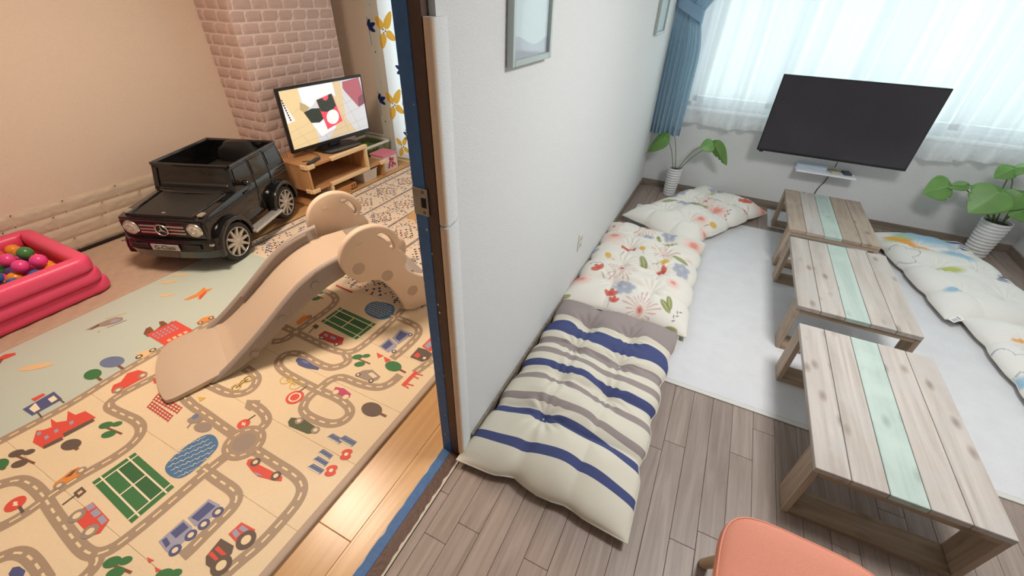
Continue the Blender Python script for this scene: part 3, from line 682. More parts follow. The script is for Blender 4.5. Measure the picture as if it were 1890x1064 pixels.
# ---- potted monsteras
pot_m = mat('ribbed_pot', (226, 226, 226), .45); soil = mat('soil', (50, 44, 40), .95, bump=.6, bscale=120)
leaf_m = mat('monstera_leaf', (104, 148, 74), .4, var=.14, vscale=9, bump=.1, bscale=30); leaf_u = mat('leaf_vein', (156, 188, 120), .5); stem_m = mat('leaf_stem', (112, 124, 78), .5); dry = mat('dry_leaf', (190, 152, 96), .7)
def pot(parent, c, r, h):
    prof = [(0, .001), (r*.80, .001)]; k = 11
    for i in range(k):
        z0, z1 = h*i/k, h*(i+1)/k; rr = r*(.80+.20*(i+.5)/k)
        prof += [(rr-.002, z0+.002), (rr+.003, (z0+z1)/2), (rr-.002, z1-.002)]
    prof += [(r, h), (r-.007, h), (r-.009, h-.025)]
    MB().lathe(prof, 36, Matrix.Translation(c)).build('pot', pot_m, parent, True)
    MB().lathe([(0, h-.014), (r*.6, h-.017), (r-.008, h-.021)], 24, Matrix.Translation(c)).build('soil', soil, parent, True)
def leaf(parent, basep, tip, wd, up, mt=None, cuts=(), dryt=False, bend=.18, fold=.25):
    b, tp = Vector(basep), Vector(tip); ax = tp-b; L = ax.length; ax.normalize(); up = Vector(up); sd = ax.cross(up).normalized(); nn = sd.cross(ax).normalized()
    mb = MB(); N, K = 16, 6; rows = []
    for i in range(N+1):
        s_ = -.16+1.16*i/N; s0 = max(0, s_)
        w = wd*(max(0, math.sin(PI*min(1, (s_+.16)/1.16)**.62))**.8)
        row = []
        for j in range(-K, K+1):
            f = j/K; ww = w*f
            for (cs, sg, dp) in cuts:
                if f*sg > 0 and abs(s_-cs) < .05: ww *= 1-dp*(1-abs(s_-cs)/.05)*abs(f)
            back = -.16*L*(1-abs(f))*(1 if s_ < .1 else 0)*max(0, (.1-s_)/.26)*-1.0
            p = b+ax*(s_*L+back)+sd*ww+nn*(-fold*abs(ww)-bend*L*max(0, s_)**2)
            row.append(mb.v(p))
        rows.append(row)
    for i in range(N):
        for j in range(2*K): mb.f([rows[i][j], rows[i+1][j], rows[i+1][j+1], rows[i][j+1]])
    o = mb.build('leaf', mt or leaf_m, parent, 'all', fix=False)
    md = o.modifiers.new('thick', 'SOLIDIFY'); md.thickness = .0012; md.offset = 0
    vb = MB(); vb.tube([b+ax*(s_*L)+nn*(.0014-bend*L*max(0, s_)**2) for s_ in (0, .25, .5, .75, .96)], [.0022, .0018, .0014, .001, .0005], 5); vb.build('midrib', leaf_u, o)
    if dryt:
        MB().tube([b+ax*(s_*L)+nn*(-bend*L*s_**2) for s_ in (.9, 1.0, 1.18)], [.011, .010, .002], 6, flat=.3).build('dry_tip', dry, o)
    return o
def stem(parent, pts, r0=.004, r1=.0028):
    p = smooth_poly([tuple(x) for x in pts], 2, False); MB().tube(p, [r0+(r1-r0)*i/(len(p)-1) for i in range(len(p))], 6).build('stem', stem_m, parent, True)
# smaller plant in the corner
c = Vector((-.300, 4.18, 0)); t = thing('potted_monstera', 'smaller monstera with thin stems in ribbed white pot, under the blue curtain', 'potted plant', c, 0, 'monsteras in ribbed pots'); pot(t, c, .066, .268)
q = lambda x, y, Y: aty(1120+x/4.626, 230+y/4.626, Y); tp = Vector((c.x, c.y, .25))
L1b, L1t = q(505, 105, 4.10), q(325, 215, 4.08); leaf(t, L1b, L1t, .080, (0, -.6, .8), dryt=True, bend=.25)
L2b, L2t = q(905, 165, 4.12), q(800, 195, 4.06); leaf(t, L2b, L2t, .064, (.1, -.8, .6))
L3b, L3t = q(925, 165, 4.12), q(1005, 365, 4.10); leaf(t, L3b, L3t, .062, (-.5, -.85, .1), cuts=((.55, 1, .5), (.72, 1, .5)))
stem(t, [tp+Vector((-.02, 0, 0)), q(558, 250, 4.14), q(545, 180, 4.12), L1b]); stem(t, [tp+Vector((0, .01, 0)), q(592, 210, 4.16), q(575, 60, 4.16), q(565, 20, 4.165)])
stem(t, [tp+Vector((.02, -.01, 0)), q(690, 270, 4.14), q(790, 185, 4.12), L2b]); stem(t, [tp+Vector((.035, 0, 0)), q(730, 275, 4.14), q(830, 215, 4.12), L3b])
# larger plant
c = Vector((2.035, 4.16, 0)); t = thing('potted_monstera', 'larger monstera with broad leaves in ribbed white pot, beside the watercolour cushion', 'potted plant', c, 0, 'monsteras in ribbed pots'); pot(t, c, .088, .285)
q = lambda x, y, Y: aty(1640+x/4.093, 300+y/4.093, Y); tp = Vector((c.x, c.y, .27))
b1, e1 = q(452, 180, 4.10), q(262, 230, 4.06); leaf(t, b1, e1, .098, (.1, -.85, .55), bend=.05, fold=.12, cuts=((.12, -1, .3),))
b5, e5 = q(590, 165, 4.14), q(455, 190, 4.08); leaf(t, b5, e5, .045, (.1, -.5, .85), bend=.05)
b2, e2 = q(835, 225, 4.02), q(605, 380, 3.96); leaf(t, b2, e2, .135, (-.3, -.85, .45), bend=.06, fold=.1, cuts=((.45, 1, .35), (.62, 1, .5)))
b3, e3 = q(940, 45, 4.08), q(812, 108, 4.02); leaf(t, b3, e3, .062, (0, -.7, .7))
b4_, e4 = q(1010, 235, 4.02), q(905, 360, 3.98); leaf(t, b4_, e4, .11, (-.2, -.9, .4), cuts=((.5, -1, .6),))
b6, e6 = q(1110, 330, 4.04), q(925, 395, 3.98); leaf(t, b6, e6, .11, (0, -.8, .6), cuts=((.3, 1, .6),))
b7, e7 = q(960, 40, 4.10), q(1110, 30, 4.05); leaf(t, b7, e7, .06, (0, -.6, .8))
b8, e8 = q(1180, 180, 4.08), q(1230, 330, 4.02); leaf(t, b8, e8, .10, (0, -.8, .6), cuts=((.4, 1, .6), (.6, -1, .6)))
stem(t, [tp+Vector((-.04, 0, 0)), q(745, 360, 4.15), q(700, 200, 4.16), b5], .006, .003); stem(t, [tp+Vector((-.03, -.01, 0)), q(700, 330, 4.14), q(560, 170, 4.12), b1], .006, .003)
stem(t, [tp+Vector((-.015, .01, 0)), q(800, 330, 4.14), q(860, 200, 4.1), b3], .008, .003); stem(t, [tp+Vector((-.02, -.02, 0)), q(800, 330, 4.1), q(830, 280, 4.06), b2], .007, .003)
stem(t, [tp+Vector((.03, -.01, 0)), q(900, 390, 4.1), q(960, 310, 4.06), b4_], .007, .003); stem(t, [tp+Vector((.035, .01, 0)), q(910, 410, 4.1), q(1000, 350, 4.07), b6], .006, .003)
stem(t, [tp+Vector((0, .02, 0)), q(935, 200, 4.13), q(935, 80, 4.12), b7], .005, .003); stem(t, [tp+Vector((.04, .02, 0)), q(1000, 300, 4.13), q(1120, 200, 4.1), b8], .006, .003)

# ---- pictures, socket
fr = mat('frame_silver', (178, 186, 182), .4, .35)
def picture(label, y0, y1, z0, z1, hill):
    t = thing('picture_frame', label, 'picture', (XP1, (y0+y1)/2, z0), 0, 'framed prints on the partition'); fx = XP1+.022
    for nm, b in (('frame_side', (y0, y0+.018, z0, z1)), ('frame_side', (y1-.018, y1, z0, z1)), ('frame_rail', (y0+.018, y1-.018, z0, z0+.018)), ('frame_rail', (y0+.018, y1-.018, z1-.018, z1))):
        MB().box(XP1+.0005, fx, *b, .002).build(nm, fr, t)
    pr = MB().box(XP1+.002, XP1+.010, y0+.016, y1-.016, z0+.016, z1-.016).build('print', mat('print_paper', (222, 230, 234), .6), t)
    if hill:
        n = 24; pts = [(y0+.018+(y1-y0-.036)*i/n) for i in range(n+1)]
        mb = MB(); mb.face([(XP1+.0104, y, z0+.060+.012*math.sin(3.2*(y-y0)/(y1-y0)*2+1.2)+.006*math.sin(19*(y-y0))) for y in pts]+[(XP1+.0104, y1-.018, z0+.018), (XP1+.0104, y0+.018, z0+.018)])
        mb.build('printed_hill', mat('print_hill', (198, 200, 210), .6), pr)
    MB().box(XP1+.0115, XP1+.0130, y0+.017, y1-.017, z0+.017, z1-.017).build('pane', glass_thin('picture_glass', (250, 252, 252), .06), t)
picture('thin silver framed print of pale hills on the white partition', 1.185, 1.475, 1.418, 1.84, True)
picture('thin silver framed pale print beside the blue curtain', 3.39, 3.70, 1.37, 1.80, False)
t = thing('wall_socket', 'small white wall socket plate above the flowered cushion', 'socket', (XP1, 2.235, .285))
MB().box(XP1, XP1+.007, 2.20, 2.272, .285, .402, .002).build('plate', mat('socket_white', (222, 220, 208), .4), t)
for z in (.318, .362):
    f_ = MB().box(XP1+.007, XP1+.010, 2.218, 2.254, z-.014, z+.016, .001).build('outlet', mat('socket_face', (206, 202, 188), .4), t)
    for dy in (-.006, .006): MB().box(XP1+.0098, XP1+.0106, 2.236+dy-.001, 2.236+dy+.001, z-.004, z+.006).build('slot', mat('hole_black', (26, 26, 26)), f_)

# ---- orange stool
t = thing('padded_stool', 'orange fabric stool with splayed pale wooden legs on the floorboards', 'stool', (.512, .632, 0), -.04, w=False)
org = mat('orange_fabric', (234, 156, 132), .9, var=.06, vscale=350, bump=.4, bscale=700, spec=.15)
n = 72; rings = []; mb = MB()
def outl(a, k): c_, s_ = math.cos(a), math.sin(a); rr = (abs(c_)**4.2+abs(s_)**4.2)**(-1/4.2); return (.215*k*rr*c_, .215*k*rr*s_)
for k, z in ((0, .412), (.35, .413), (.7, .412), (.88, .408), (.955, .400), (.99, .388), (1, .372), (.985, .358), (.93, .352), (0, .352)):
    rings.append([mb.v((*outl(2*PI*i/n, k), z)) for i in range(n)] if k else [mb.v((0, 0, z))])
for A, B in zip(rings, rings[1:]):
    for i in range(n):
        j = (i+1) % n
        if len(A) == 1: mb.f([A[0], B[i], B[j]])
        elif len(B) == 1: mb.f([A[j], A[i], B[0]])
        else: mb.f([A[i], B[i], B[j], A[j]])
seat = mb.build('seat', org, t, True)
MB().tube([(*outl(2*PI*i/n, .978), .396) for i in range(n)], .0022, 5, closed=True).build('piping', mat('orange_piping', (240, 166, 142), .9), seat, True)
MB().box(-.15, .15, -.15, .15, .335, .352, .004).build('seat_base', wood('beech', (206, 176, 140), (190, 158, 122), .5, 2, .6, randv=.03), t)
for sx in (-1, 1):
    for sy in (-1, 1): MB().tube([(sx*.125, sy*.125, .336), (sx*.165, sy*.225 if sy > 0 else sy*.165, .006), (sx*.166, sy*.228 if sy > 0 else sy*.168, 0)], [.021, .0165, .013], 16).build('leg', MC['beech'], t, True)

# ================================================================ playroom
# ---- grey quilt under pool and car
def quilt(u, v):
    x = -3.835+(3.835-3.008)*u; y = -.9+(1.60+.9)*v
    q_ = abs(math.sin((x*1.0+y)*PI/.115))*abs(math.sin((x-y)*PI/.115))
    e = min(1, min(u, 1-u)*30, min(v, 1-v)*60)
    return (x, y, .003+.007*e*(.35+.65*q_**.5)+.0015*noise.noise((x*6, y*6, 0)))
t = thing('quilted_mat', 'greyish beige quilted mat under the toy car and ball pool', 'mat', (-3.42, .35, 0))
MB().grid(90, 270, quilt).build('quilting', mat('quilt_cloth', (196, 172, 152), .95, var=.04, vscale=30, bump=.3, bscale=500, spec=.1), t, 'all', fix=False)
mb = MB(); mb.tube([(-3.006, -.9, .0055), (-3.006, 1.60, .0055)], .0055, 8); mb.tube([(-3.835, 1.603, .005), (-3.006, 1.603, .005)], .005, 8)
mb.build('piping', mat('quilt_edge', (160, 140, 128), .9), t, True)

# ---- play mat
MZ = .016
X0, X1, Y0, Y1 = -2.995, -.925, -.75, 1.508
t = thing('play_mat', 'thick folding play mat printed with roads, cars, trees and tennis courts', 'play mat', ((X0+X1)/2, .4, 0))
cream = mat('mat_cream', (236, 216, 182), .6, var=.02, vscale=6, bump=.12, bscale=90)
def mtop(u, v):
    x = X0+.012+(X1-X0-.034)*u; y = Y0+.01+(Y1-Y0-.02)*v
    return (x, y, MZ+.0006*noise.noise((x*2.5, y*2.5, 3))-.0)
for a, b in zip((Y0, -.27, .02, .31, .597, .885, 1.18), (-.27, .02, .31, .597, .885, 1.18, Y1)):
    MB().box(X0, X1-.020, a+.0002, b-.0002, .0005, MZ, .0016).build('mat_panel', cream, t)
mb = MB(); mb.tube([(X1-.012, Y0, .0085), (X1-.012, Y1, .0085)], .0085, 10, flat=.9); mb.box(X1-.034, X1-.010, Y0, Y1, .0005, MZ+.0006, .002)
mb.build('edge_binding', mat('mat_binding', (190, 168, 150), .7, bump=.1), t, True)
PC = {'road': (172, 150, 128), 'dash': (240, 220, 180), 'sky': (196, 208, 198), 'green': (62, 122, 72), 'green2': (52, 106, 64), 'white': (244, 232, 204), 'blue': (76, 122, 168), 'red': (226, 84, 70), 'red2': (196, 66, 66), 'orange': (232, 146, 66), 'brown': (132, 86, 66), 'grey': (160, 144, 132), 'navy': (84, 92, 138), 'lav': (164, 164, 186), 'pink': (196, 74, 116), 'olive': (86, 92, 62), 'dark': (104, 88, 78), 'yel': (222, 186, 72), 'plum': (126, 112, 128), 'sand': (236, 200, 150), 'bblue': (110, 126, 160)}
PK = list(PC); prt = MB()
Ac = lambda p: (p[0]/2.5095, 640+p[1]/2.5095)
Bc = lambda p: (380+p[0]/2.5087, 640+p[1]/2.5087)
Cc = lambda p: (280+p[0]/2.66, 360+p[1]/2.66)
Dc = lambda p: (p[0]/3.5475, 400+p[1]/3.5475)
def g(fr, p): v = atz(*fr(p), MZ); return (v.x, v.y)
lay_n = [0]
def poly(pts, col, z):
    prt.mi = PK.index(col)
    pts = [(min(max(x, X0+.004), X1-.036), min(max(y, Y0+.004), Y1-.004)) for x, y in pts]
    ar = sum(pts[i-1][0]*pts[i][1]-pts[i][0]*pts[i-1][1] for i in range(len(pts)))
    if ar < 0: pts = pts[::-1]
    lay_n[0] += 1; z += (lay_n[0] % 61)*3e-6
    prt.face([(x, y, MZ+z) for x, y in pts])
def pg(fr, pts, col, z=.0012): poly([g(fr, p) for p in pts], col, z)
def strip(pts, w, col, z, dash=0, gap=0, rnd=True):
    pts = [Vector(p) for p in pts]; d = [0]
    for a, b in zip(pts, pts[1:]): d.append(d[-1]+(b-a).length)
    def at(s):
        for i in range(len(pts)-1):
            if s <= d[i+1] or i == len(pts)-2:
                k = (s-d[i])/max(1e-9, d[i+1]-d[i]); return pts[i].lerp(pts[i+1], k)
    def seg(s0, s1):
        n = max(1, int((s1-s0)/.012)); L_, R_ = [], []
        for i in range(n+1):
            s = s0+(s1-s0)*i/n; p = at(s); e = (at(min(d[-1], s+.004))-at(max(0, s-.004))); e.normalize(); nn = Vector((-e.y, e.x))
            L_.append(p+nn*w/2); R_.append(p-nn*w/2)
        for i in range(n): poly([tuple(R_[i]), tuple(R_[i+1]), tuple(L_[i+1]), tuple(L_[i])], col, z)
    if not dash: seg(0, d[-1])
    else:
        s = gap/2
        while s+dash < d[-1]: seg(s, s+dash); s += dash+gap
RW = .044
rz_ = [0]
def road(fr, pts, w=RW, frs=None):
    P = [g(fr, p) for p in pts]; P = smooth_poly(P, 2, False); rz_[0] += 1; z = .0005+.00002*rz_[0]
    strip(P, w, 'road', z); strip(P, .0075, 'dash', z+.0006, .030, .024)
def line(fr, pts, col, w=.006, z=.0016): strip([g(fr, p) for p in pts], w, col, z)
def circ(fr, c, r, col, z=.0014, rx=None):
    c_ = g(fr, c); poly([(c_[0]+r*math.cos(a*PI/9), c_[1]+(rx or r)*math.sin(a*PI/9)) for a in range(18)], col, z)
def blob(fr, c, a, b, rot, col, z=.0013):
    c_ = g(fr, c); poly([(c_[0]+a*math.cos(k*PI/10)*math.cos(rot)-b*math.sin(k*PI/10)*math.sin(rot), c_[1]+a*math.cos(k*PI/10)*math.sin(rot)+b*math.sin(k*PI/10)*math.cos(rot)) for k in range(20)], col, z)
# pale green "sky" half of the mat
bd = [g(Ac, p) for p in ((-60, 470), (0, 440), (200, 335), (330, 265), (560, 120), (740, 20))]+[g(Cc, p) for p in ((210, 668), (270, 640), (420, 560), (560, 470), (600, 430))]
poly([(X0+.004, Y0+.01), (bd[0][0]-.02, Y0+.01)]+[(b[0]-.018, b[1]+.018) for b in bd]+[(-2.20, 1.500), (X0+.004, 1.500)], 'sky', .0003)
road(Ac, [(-60, 470), (0, 440), (200, 335), (330, 265), (560, 120), (740, 20), (860, -45), (1000, -130)])
road(Ac, [(760, 120), (620, 190), (520, 245), (495, 280), (560, 312), (640, 345), (660, 390), (620, 450), (520, 520), (430, 570), (340, 620), (220, 700), (110, 780), (0, 840), (-60, 860)])
road(Ac, [(-60, 655), (0, 640), (90, 615), (150, 640), (200, 690), (250, 770), (330, 880), (390, 950), (440, 968), (520, 940), (600, 880), (700, 800), (800, 715), (920, 610), (1000, 545), (1100, 465)])
road(Ac, [(445, 965), (455, 1000), (400, 1064), (340, 1110)]); road(Ac, [(-60, 1000), (0, 980), (60, 955), (120, 960), (170, 1010), (220, 1090)])
road(Bc, [(210, 262), (265, 300), (290, 345), (250, 385), (200, 425)]); pg(Bc, [(180, 285), (190, 248), (255, 250), (232, 275), (205, 300)], 'road', .0011)
road(Bc, [(-60, 275), (0, 315), (60, 360), (135, 412)]); road(Bc, [(-60, 275), (-105, 235), (-110, 195), (-70, 165), (-20, 160), (30, 185), (100, 218), (160, 222), (215, 200), (243, 150), (215, 120), (180, 100)])
road(Bc, [(220, 475), (330, 545), (420, 600), (452, 650), (430, 715), (360, 800), (250, 920), (150, 1000), (60, 1080)])
road(Bc, [(-20, 560), (0, 575), (60, 620), (130, 665), (147, 700), (130, 740), (60, 810), (0, 868), (-60, 930), (-110, 975)])
c_ = g(Bc, (178, 445)); ring = [(c_[0]+.064*math.cos(a*PI/16), c_[1]+.064*math.sin(a*PI/16)) for a in range(32)]; strip(ring+ring[:1], .040, 'road', .0013); strip(ring+ring[:1], .006, 'dash', .0019, .022, .02)
circ(Bc, (178, 445), .045, 'grey', .0015)
road(Cc, [(590, 722), (650, 715), (700, 680), (760, 635), (860, 570), (912, 520), (890, 488), (840, 468)]); road(Cc, [(600, 620), (640, 645), (720, 680), (800, 720), (870, 755), (950, 778), (1010, 762), (1100, 690), (1200, 600), (1235, 560)])
road(Cc, [(1165, 590), (1250, 620), (1312, 650), (1310, 690), (1250, 750), (1180, 805)])
road(Cc, [(950, 778), (972, 815), (930, 842), (870, 852), (800, 820), (720, 775), (650, 782), (615, 825), (640, 865), (720, 910), (820, 960), (930, 1005), (985, 1060), (950, 1110), (880, 1130), (790, 1100), (735, 1060), (760, 1000), (820, 955), (870, 910), (930, 890), (1020, 930), (1110, 950), (1170, 930), (1220, 885)])
road(Cc, [(1290, 875), (1345, 835), (1400, 790)])
# tennis courts
def court(fr, q4):
    P = [Vector(g(fr, p)) for p in q4]; bl_ = lambda u, v: tuple(P[0].lerp(P[1], u).lerp(P[3].lerp(P[2], u), v))
    poly([bl_(0, 0), bl_(1, 0), bl_(1, 1), bl_(0, 1)], 'green', .0010)
    poly([bl_(.08, .2), bl_(.92, .2), bl_(.92, .5), bl_(.08, .5)], 'green2', .0013)
    for (a, b, c, d) in ((.08, 0, .08, 1), (.92, 0, .92, 1), (0, .18, 1, .18), (0, .82, 1, .82), (.08, .5, .92, .5), (.5, .18, .5, .82)): strip([bl_(a, b), bl_(c, d)], .006, 'white', .0016)
court(Ac, [(625, 492), (808, 652), (610, 820), (427, 630)]); court(Cc, [(925, 553), (1102, 635), (1005, 712), (830, 622)])
# ponds
def pond(fr, pts, WP=.024):
    P = smooth_poly([g(fr, p) for p in pts], 3); poly(P, 'blue', .0010); cx_ = sum(p[0] for p in P)/len(P); cy_ = sum(p[1] for p in P)/len(P)
    a = Vector(g(fr, pts[1]))-Vector(g(fr, pts[5])); L = .5*a.length; a.normalize(); n_ = Vector((-a.y, a.x))
    for k in range(-3, 4):
        w_ = (L*.84)*(1-.11*abs(k)); strip([tuple(Vector((cx_, cy_))+a*(s*w_)+n_*(k*WP+.006*math.sin(s*22))) for s in [i/14-1 for i in range(29)]], .003, 'white', .0016)
pond(Ac, [(985, 400), (1020, 450), (985, 500), (860, 610), (800, 612), (755, 570), (790, 520), (910, 425)]); pond(Cc, [(1195, 545), (1190, 590), (1140, 618), (1075, 600), (1040, 570), (1060, 535), (1100, 522), (1150, 530)], .017)
# trees
def tree(fr, c, r, col, tr_, rx=None, rot=0, w=.012):
    line(fr, [c, tr_], 'brown', w, .0012); blob(fr, c, r, rx or r*.7, rot, col, .0014); blob(fr, (c[0]+6, c[1]+4), r*.6, (rx or r*.7)*.6, rot, col, .0015)
def sprig(fr, c, s, col):
    line(fr, [(c[0]-.9*s, c[1]-.2*s), (c[0]+1.5*s, c[1]+.8*s)], 'brown', .008, .0012)
    for dx, dy, k in ((-.95, -.55, 1), (-.55, .85, 1), (.75, -.75, .75)): blob(fr, (c[0]+dx*s, c[1]+dy*s), .027*k, .018*k, .6, col, .0014)
tree(Ac, (430, 130), .045, 'green', (470, 158)); tree(Ac, (520, 72), .060, 'bblue', (572, 105), .038, .3); tree(Ac, (330, 455), .040, 'dark', (360, 478), .026, .3); tree(Ac, (2, 548), .034, 'green', (20, 570))
tree(Bc, (768, 292), .052, 'dark', (835, 325)); tree(Bc, (868, 92), .046, 'green', (925, 122))
sprig(Ac, (520, 382), 30, 'green'); sprig(Ac, (110, 515), 34, 'dark'); sprig(Ac, (555, 1020), 36, 'green'); sprig(Bc, (725, 62), 24, 'green'); sprig(Cc, (815, 495), 18, 'green'); sprig(Ac, (790, 1075), 30, 'green')
# vehicles (body outline, windows, wheels)
def veh(fr, body, col, wheels=(), wins=(), wcol='grey', wr=.017, winc='lav'):
    pg(fr, body, col, .0013)
    for w_ in wins: pg(fr, w_, winc, .0017)
    for w_ in wheels: circ(fr, w_, wr, wcol, .0018); circ(fr, w_, wr*.5, 'dash', .0022)
veh(Ac, [(515, 205), (525, 180), (560, 165), (590, 125), (640, 110), (682, 120), (680, 140), (640, 160), (560, 205), (520, 218)], 'red', ((548, 203), (662, 135)), wr=.019)
veh(Ac, [(245, 650), (255, 632), (290, 608), (330, 575), (365, 560), (396, 566), (390, 585), (330, 620), (270, 655), (250, 662)], 'orange', ((275, 645), (378, 575)), (((300, 610), (335, 580), (360, 568), (330, 600)),), wr=.016, winc='dark')
veh(Ac, [(345, 790), (385, 750), (430, 722), (508, 805), (465, 865), (420, 880), (350, 805)], 'red', ((358, 785), (418, 858)), (((395, 745), (428, 725), (445, 745), (410, 765)), ((418, 772), (450, 750), (472, 775), (440, 795)), ((450, 800), (478, 780), (500, 808), (472, 830))), wr=.025)
veh(Bc, [(188, 545), (195, 525), (215, 520), (240, 545), (330, 590), (355, 605), (350, 625), (315, 622), (240, 602), (215, 580)], 'red', ((230, 537), (325, 600)), (((222, 582), (245, 590), (265, 600), (235, 598)),), 'dark', .019)
veh(Bc, [(105, 870), (165, 815), (230, 850), (205, 880), (150, 918)], 'red', ((187, 897),), (((120, 865), (140, 845), (160, 870), (138, 890)), ((150, 845), (170, 828), (200, 850), (175, 862))), 'dark', .032)
veh(Bc, [(0, 975), (70, 890), (130, 925), (120, 960), (40, 1040), (0, 1010)], 'dark', ((72, 1015),), (((10, 965), (30, 950), (60, 985), (45, 995)), ((40, 940), (58, 925), (98, 965), (80, 975))), 'dark', .032, 'red')
veh(Ac, [(735, 905), (850, 802), (890, 835), (890, 870), (790, 960), (770, 950)], 'lav', ((885, 875), (812, 945)), (((750, 900), (772, 885), (790, 915), (770, 935)), ((790, 865), (850, 815), (875, 840), (815, 890))), 'navy', .019, 'navy')
veh(Ac, [(870, 795), (968, 708), (1020, 735), (1010, 775), (905, 835)], 'lav', ((1010, 768), (945, 825)), (((885, 795), (965, 722), (1000, 742), (920, 812)),), 'navy', .019, 'navy')
veh(Bc, [(415, 65), (425, 53), (460, 60), (500, 88), (526, 100), (520, 110), (460, 100), (430, 88)], 'navy', (), (((440, 62), (470, 70), (480, 82), (455, 78)),), winc='bblue')
veh(Bc, [(592, 205), (600, 188), (640, 195), (672, 220), (665, 238), (620, 228)], 'pink', ((602, 212), (648, 235)), (), 'dash', .014)
veh(Bc, [(695, 130), (725, 112), (770, 108), (808, 140), (795, 155), (765, 165), (710, 145)], 'grey', ((705, 132), (765, 160)), (((750, 128), (770, 120), (795, 140), (775, 148)),), 'dark', .013, 'dash')
veh(Bc, [(380, 350), (395, 330), (450, 335), (520, 380), (515, 400), (470, 405), (385, 370)], 'olive', ((432, 345), (508, 388)), (), 'grey', .018)
veh(Bc, [(945, 50), (985, 5), (1020, 15), (1050, 35), (1030, 60), (1000, 72)], 'dark', ((1012, 55),), (((960, 45), (980, 28), (995, 42), (980, 55)),), 'dark', .018, 'red'); veh(Bc, [(1000, 0), (1040, -40), (1070, -10), (1040, 25)], 'red', (), (((1010, 0), (1035, -25), (1050, -8), (1030, 12)),))
veh(Cc, [(818, 690), (850, 668), (945, 705), (935, 735), (915, 740), (830, 708)], 'red2', ((835, 702), (908, 735)), (((848, 680), (868, 688), (862, 700), (845, 692)), ((880, 692), (905, 702), (900, 715), (876, 705))), 'dark', .014)
veh(Cc, [(1115, 745), (1165, 705), (1205, 735), (1200, 750), (1160, 775)], 'lav', ((1190, 770),), (((1128, 745), (1165, 715), (1185, 735), (1150, 762)),), 'navy', .013, 'navy'); veh(Cc, [(1180, 705), (1220, 660), (1275, 680), (1265, 695), (1210, 735)], 'lav', ((1270, 688),), (((1195, 705), (1222, 670), (1260, 685), (1215, 720)),), 'navy', .013, 'navy')
veh(Cc, [(710, 625), (740, 597), (785, 590), (788, 602), (760, 615), (720, 640)], 'orange', ((775, 600),), (), 'dark', .012)
veh(Cc, [(218, 630), (250, 605), (305, 592), (305, 608), (270, 622), (230, 640)], 'orange', ((240, 630), (292, 606)), (), 'dark', .014); veh(Ac, [(630, 50), (640, 30), (690, 15), (722, 5), (725, 20), (660, 58)], 'sand', ((645, 48), (708, 18)), (), 'dark', .016)
veh(Ac, [(40, 1055), (60, 1025), (90, 1020), (120, 1040), (110, 1064), (60, 1090)], 'navy', (), ())
# buildings
pg(Ac, [(152, 445), (170, 390), (200, 388), (240, 375), (235, 335), (262, 352), (310, 345), (315, 300), (350, 318), (395, 300), (445, 330), (205, 475)], 'red', .0012); pg(Ac, [(200, 462), (285, 420), (295, 432), (205, 475)], 'dark', .0015); pg(Ac, [(290, 405), (430, 335), (440, 345), (300, 420)], 'dark', .0015)
for p in ((205, 420), (250, 390), (320, 352), (170, 402)): pg(Ac, [p, (p[0]+18, p[1]-9), (p[0]+24, p[1]+4), (p[0]+6, p[1]+14)], 'lav', .0016)
pg(Ac, [(105, 292), (250, 210), (290, 245), (150, 322)], 'navy', .0012); pg(Ac, [(135, 290), (165, 262), (188, 290), (160, 308)], 'white', .0016); pg(Ac, [(222, 245), (250, 228), (268, 245), (240, 262)], 'white', .0016); pg(Ac, [(145, 245), (200, 218), (212, 225), (160, 255)], 'red', .0016); line(Ac, [(170, 300), (195, 330)], 'dark', .006); line(Ac, [(270, 240), (298, 262)], 'dark', .006)
pg(Dc, [(960, 775), (1150, 682), (1265, 745), (1080, 848)], 'red', .0012); pg(Dc, [(940, 770), (955, 735), (985, 722), (1010, 750), (1050, 720), (1040, 690), (1070, 685), (1100, 705), (1130, 685), (1140, 695), (970, 790)], 'brown', .0011)
for i in range(6):
    for j in range(3): x_, y_ = 995+i*25+j*16, 775-i*12+j*10; pg(Dc, [(x_, y_), (x_+14, y_-7), (x_+20, y_), (x_+6, y_+8)], 'lav', .0016)
for i in range(4): x_, y_ = 1090+i*36, 812-i*17; pg(Dc, [(x_, y_), (x_+22, y_-11), (x_+36, y_-2), (x_+14, y_+10)], 'sand', .0016)
for i in range(4): a_, b_ = 480+i*0, 0
for (x_, y_, w_, h_) in ((470, 560, 80, 34), (495, 525, 75, 34), (520, 492, 70, 34), (560, 420, 80, 34), (615, 430, 85, 36)): pg(Bc, [(x_, y_), (x_+w_*.35, y_-h_*.5), (x_+w_, y_+h_*.35), (x_+w_*.7, y_+h_)], 'bblue', .0012); line(Bc, [(x_+4, y_+2), (x_+w_*.7, y_+h_-3)], 'white', .004); line(Bc, [(x_+w_*.2, y_-h_*.2), (x_+w_*.88, y_+h_*.6)], 'navy', .004)
for c_ in ((650, 500), (580, 575)): blob(Bc, (c_[0]+4, c_[1]-10), .022, .014, .6, 'red'); blob(Bc, (c_[0]-4, c_[1]+12), .022, .014, .6, 'red'); circ(Bc, c_, .008, 'white', .0017)
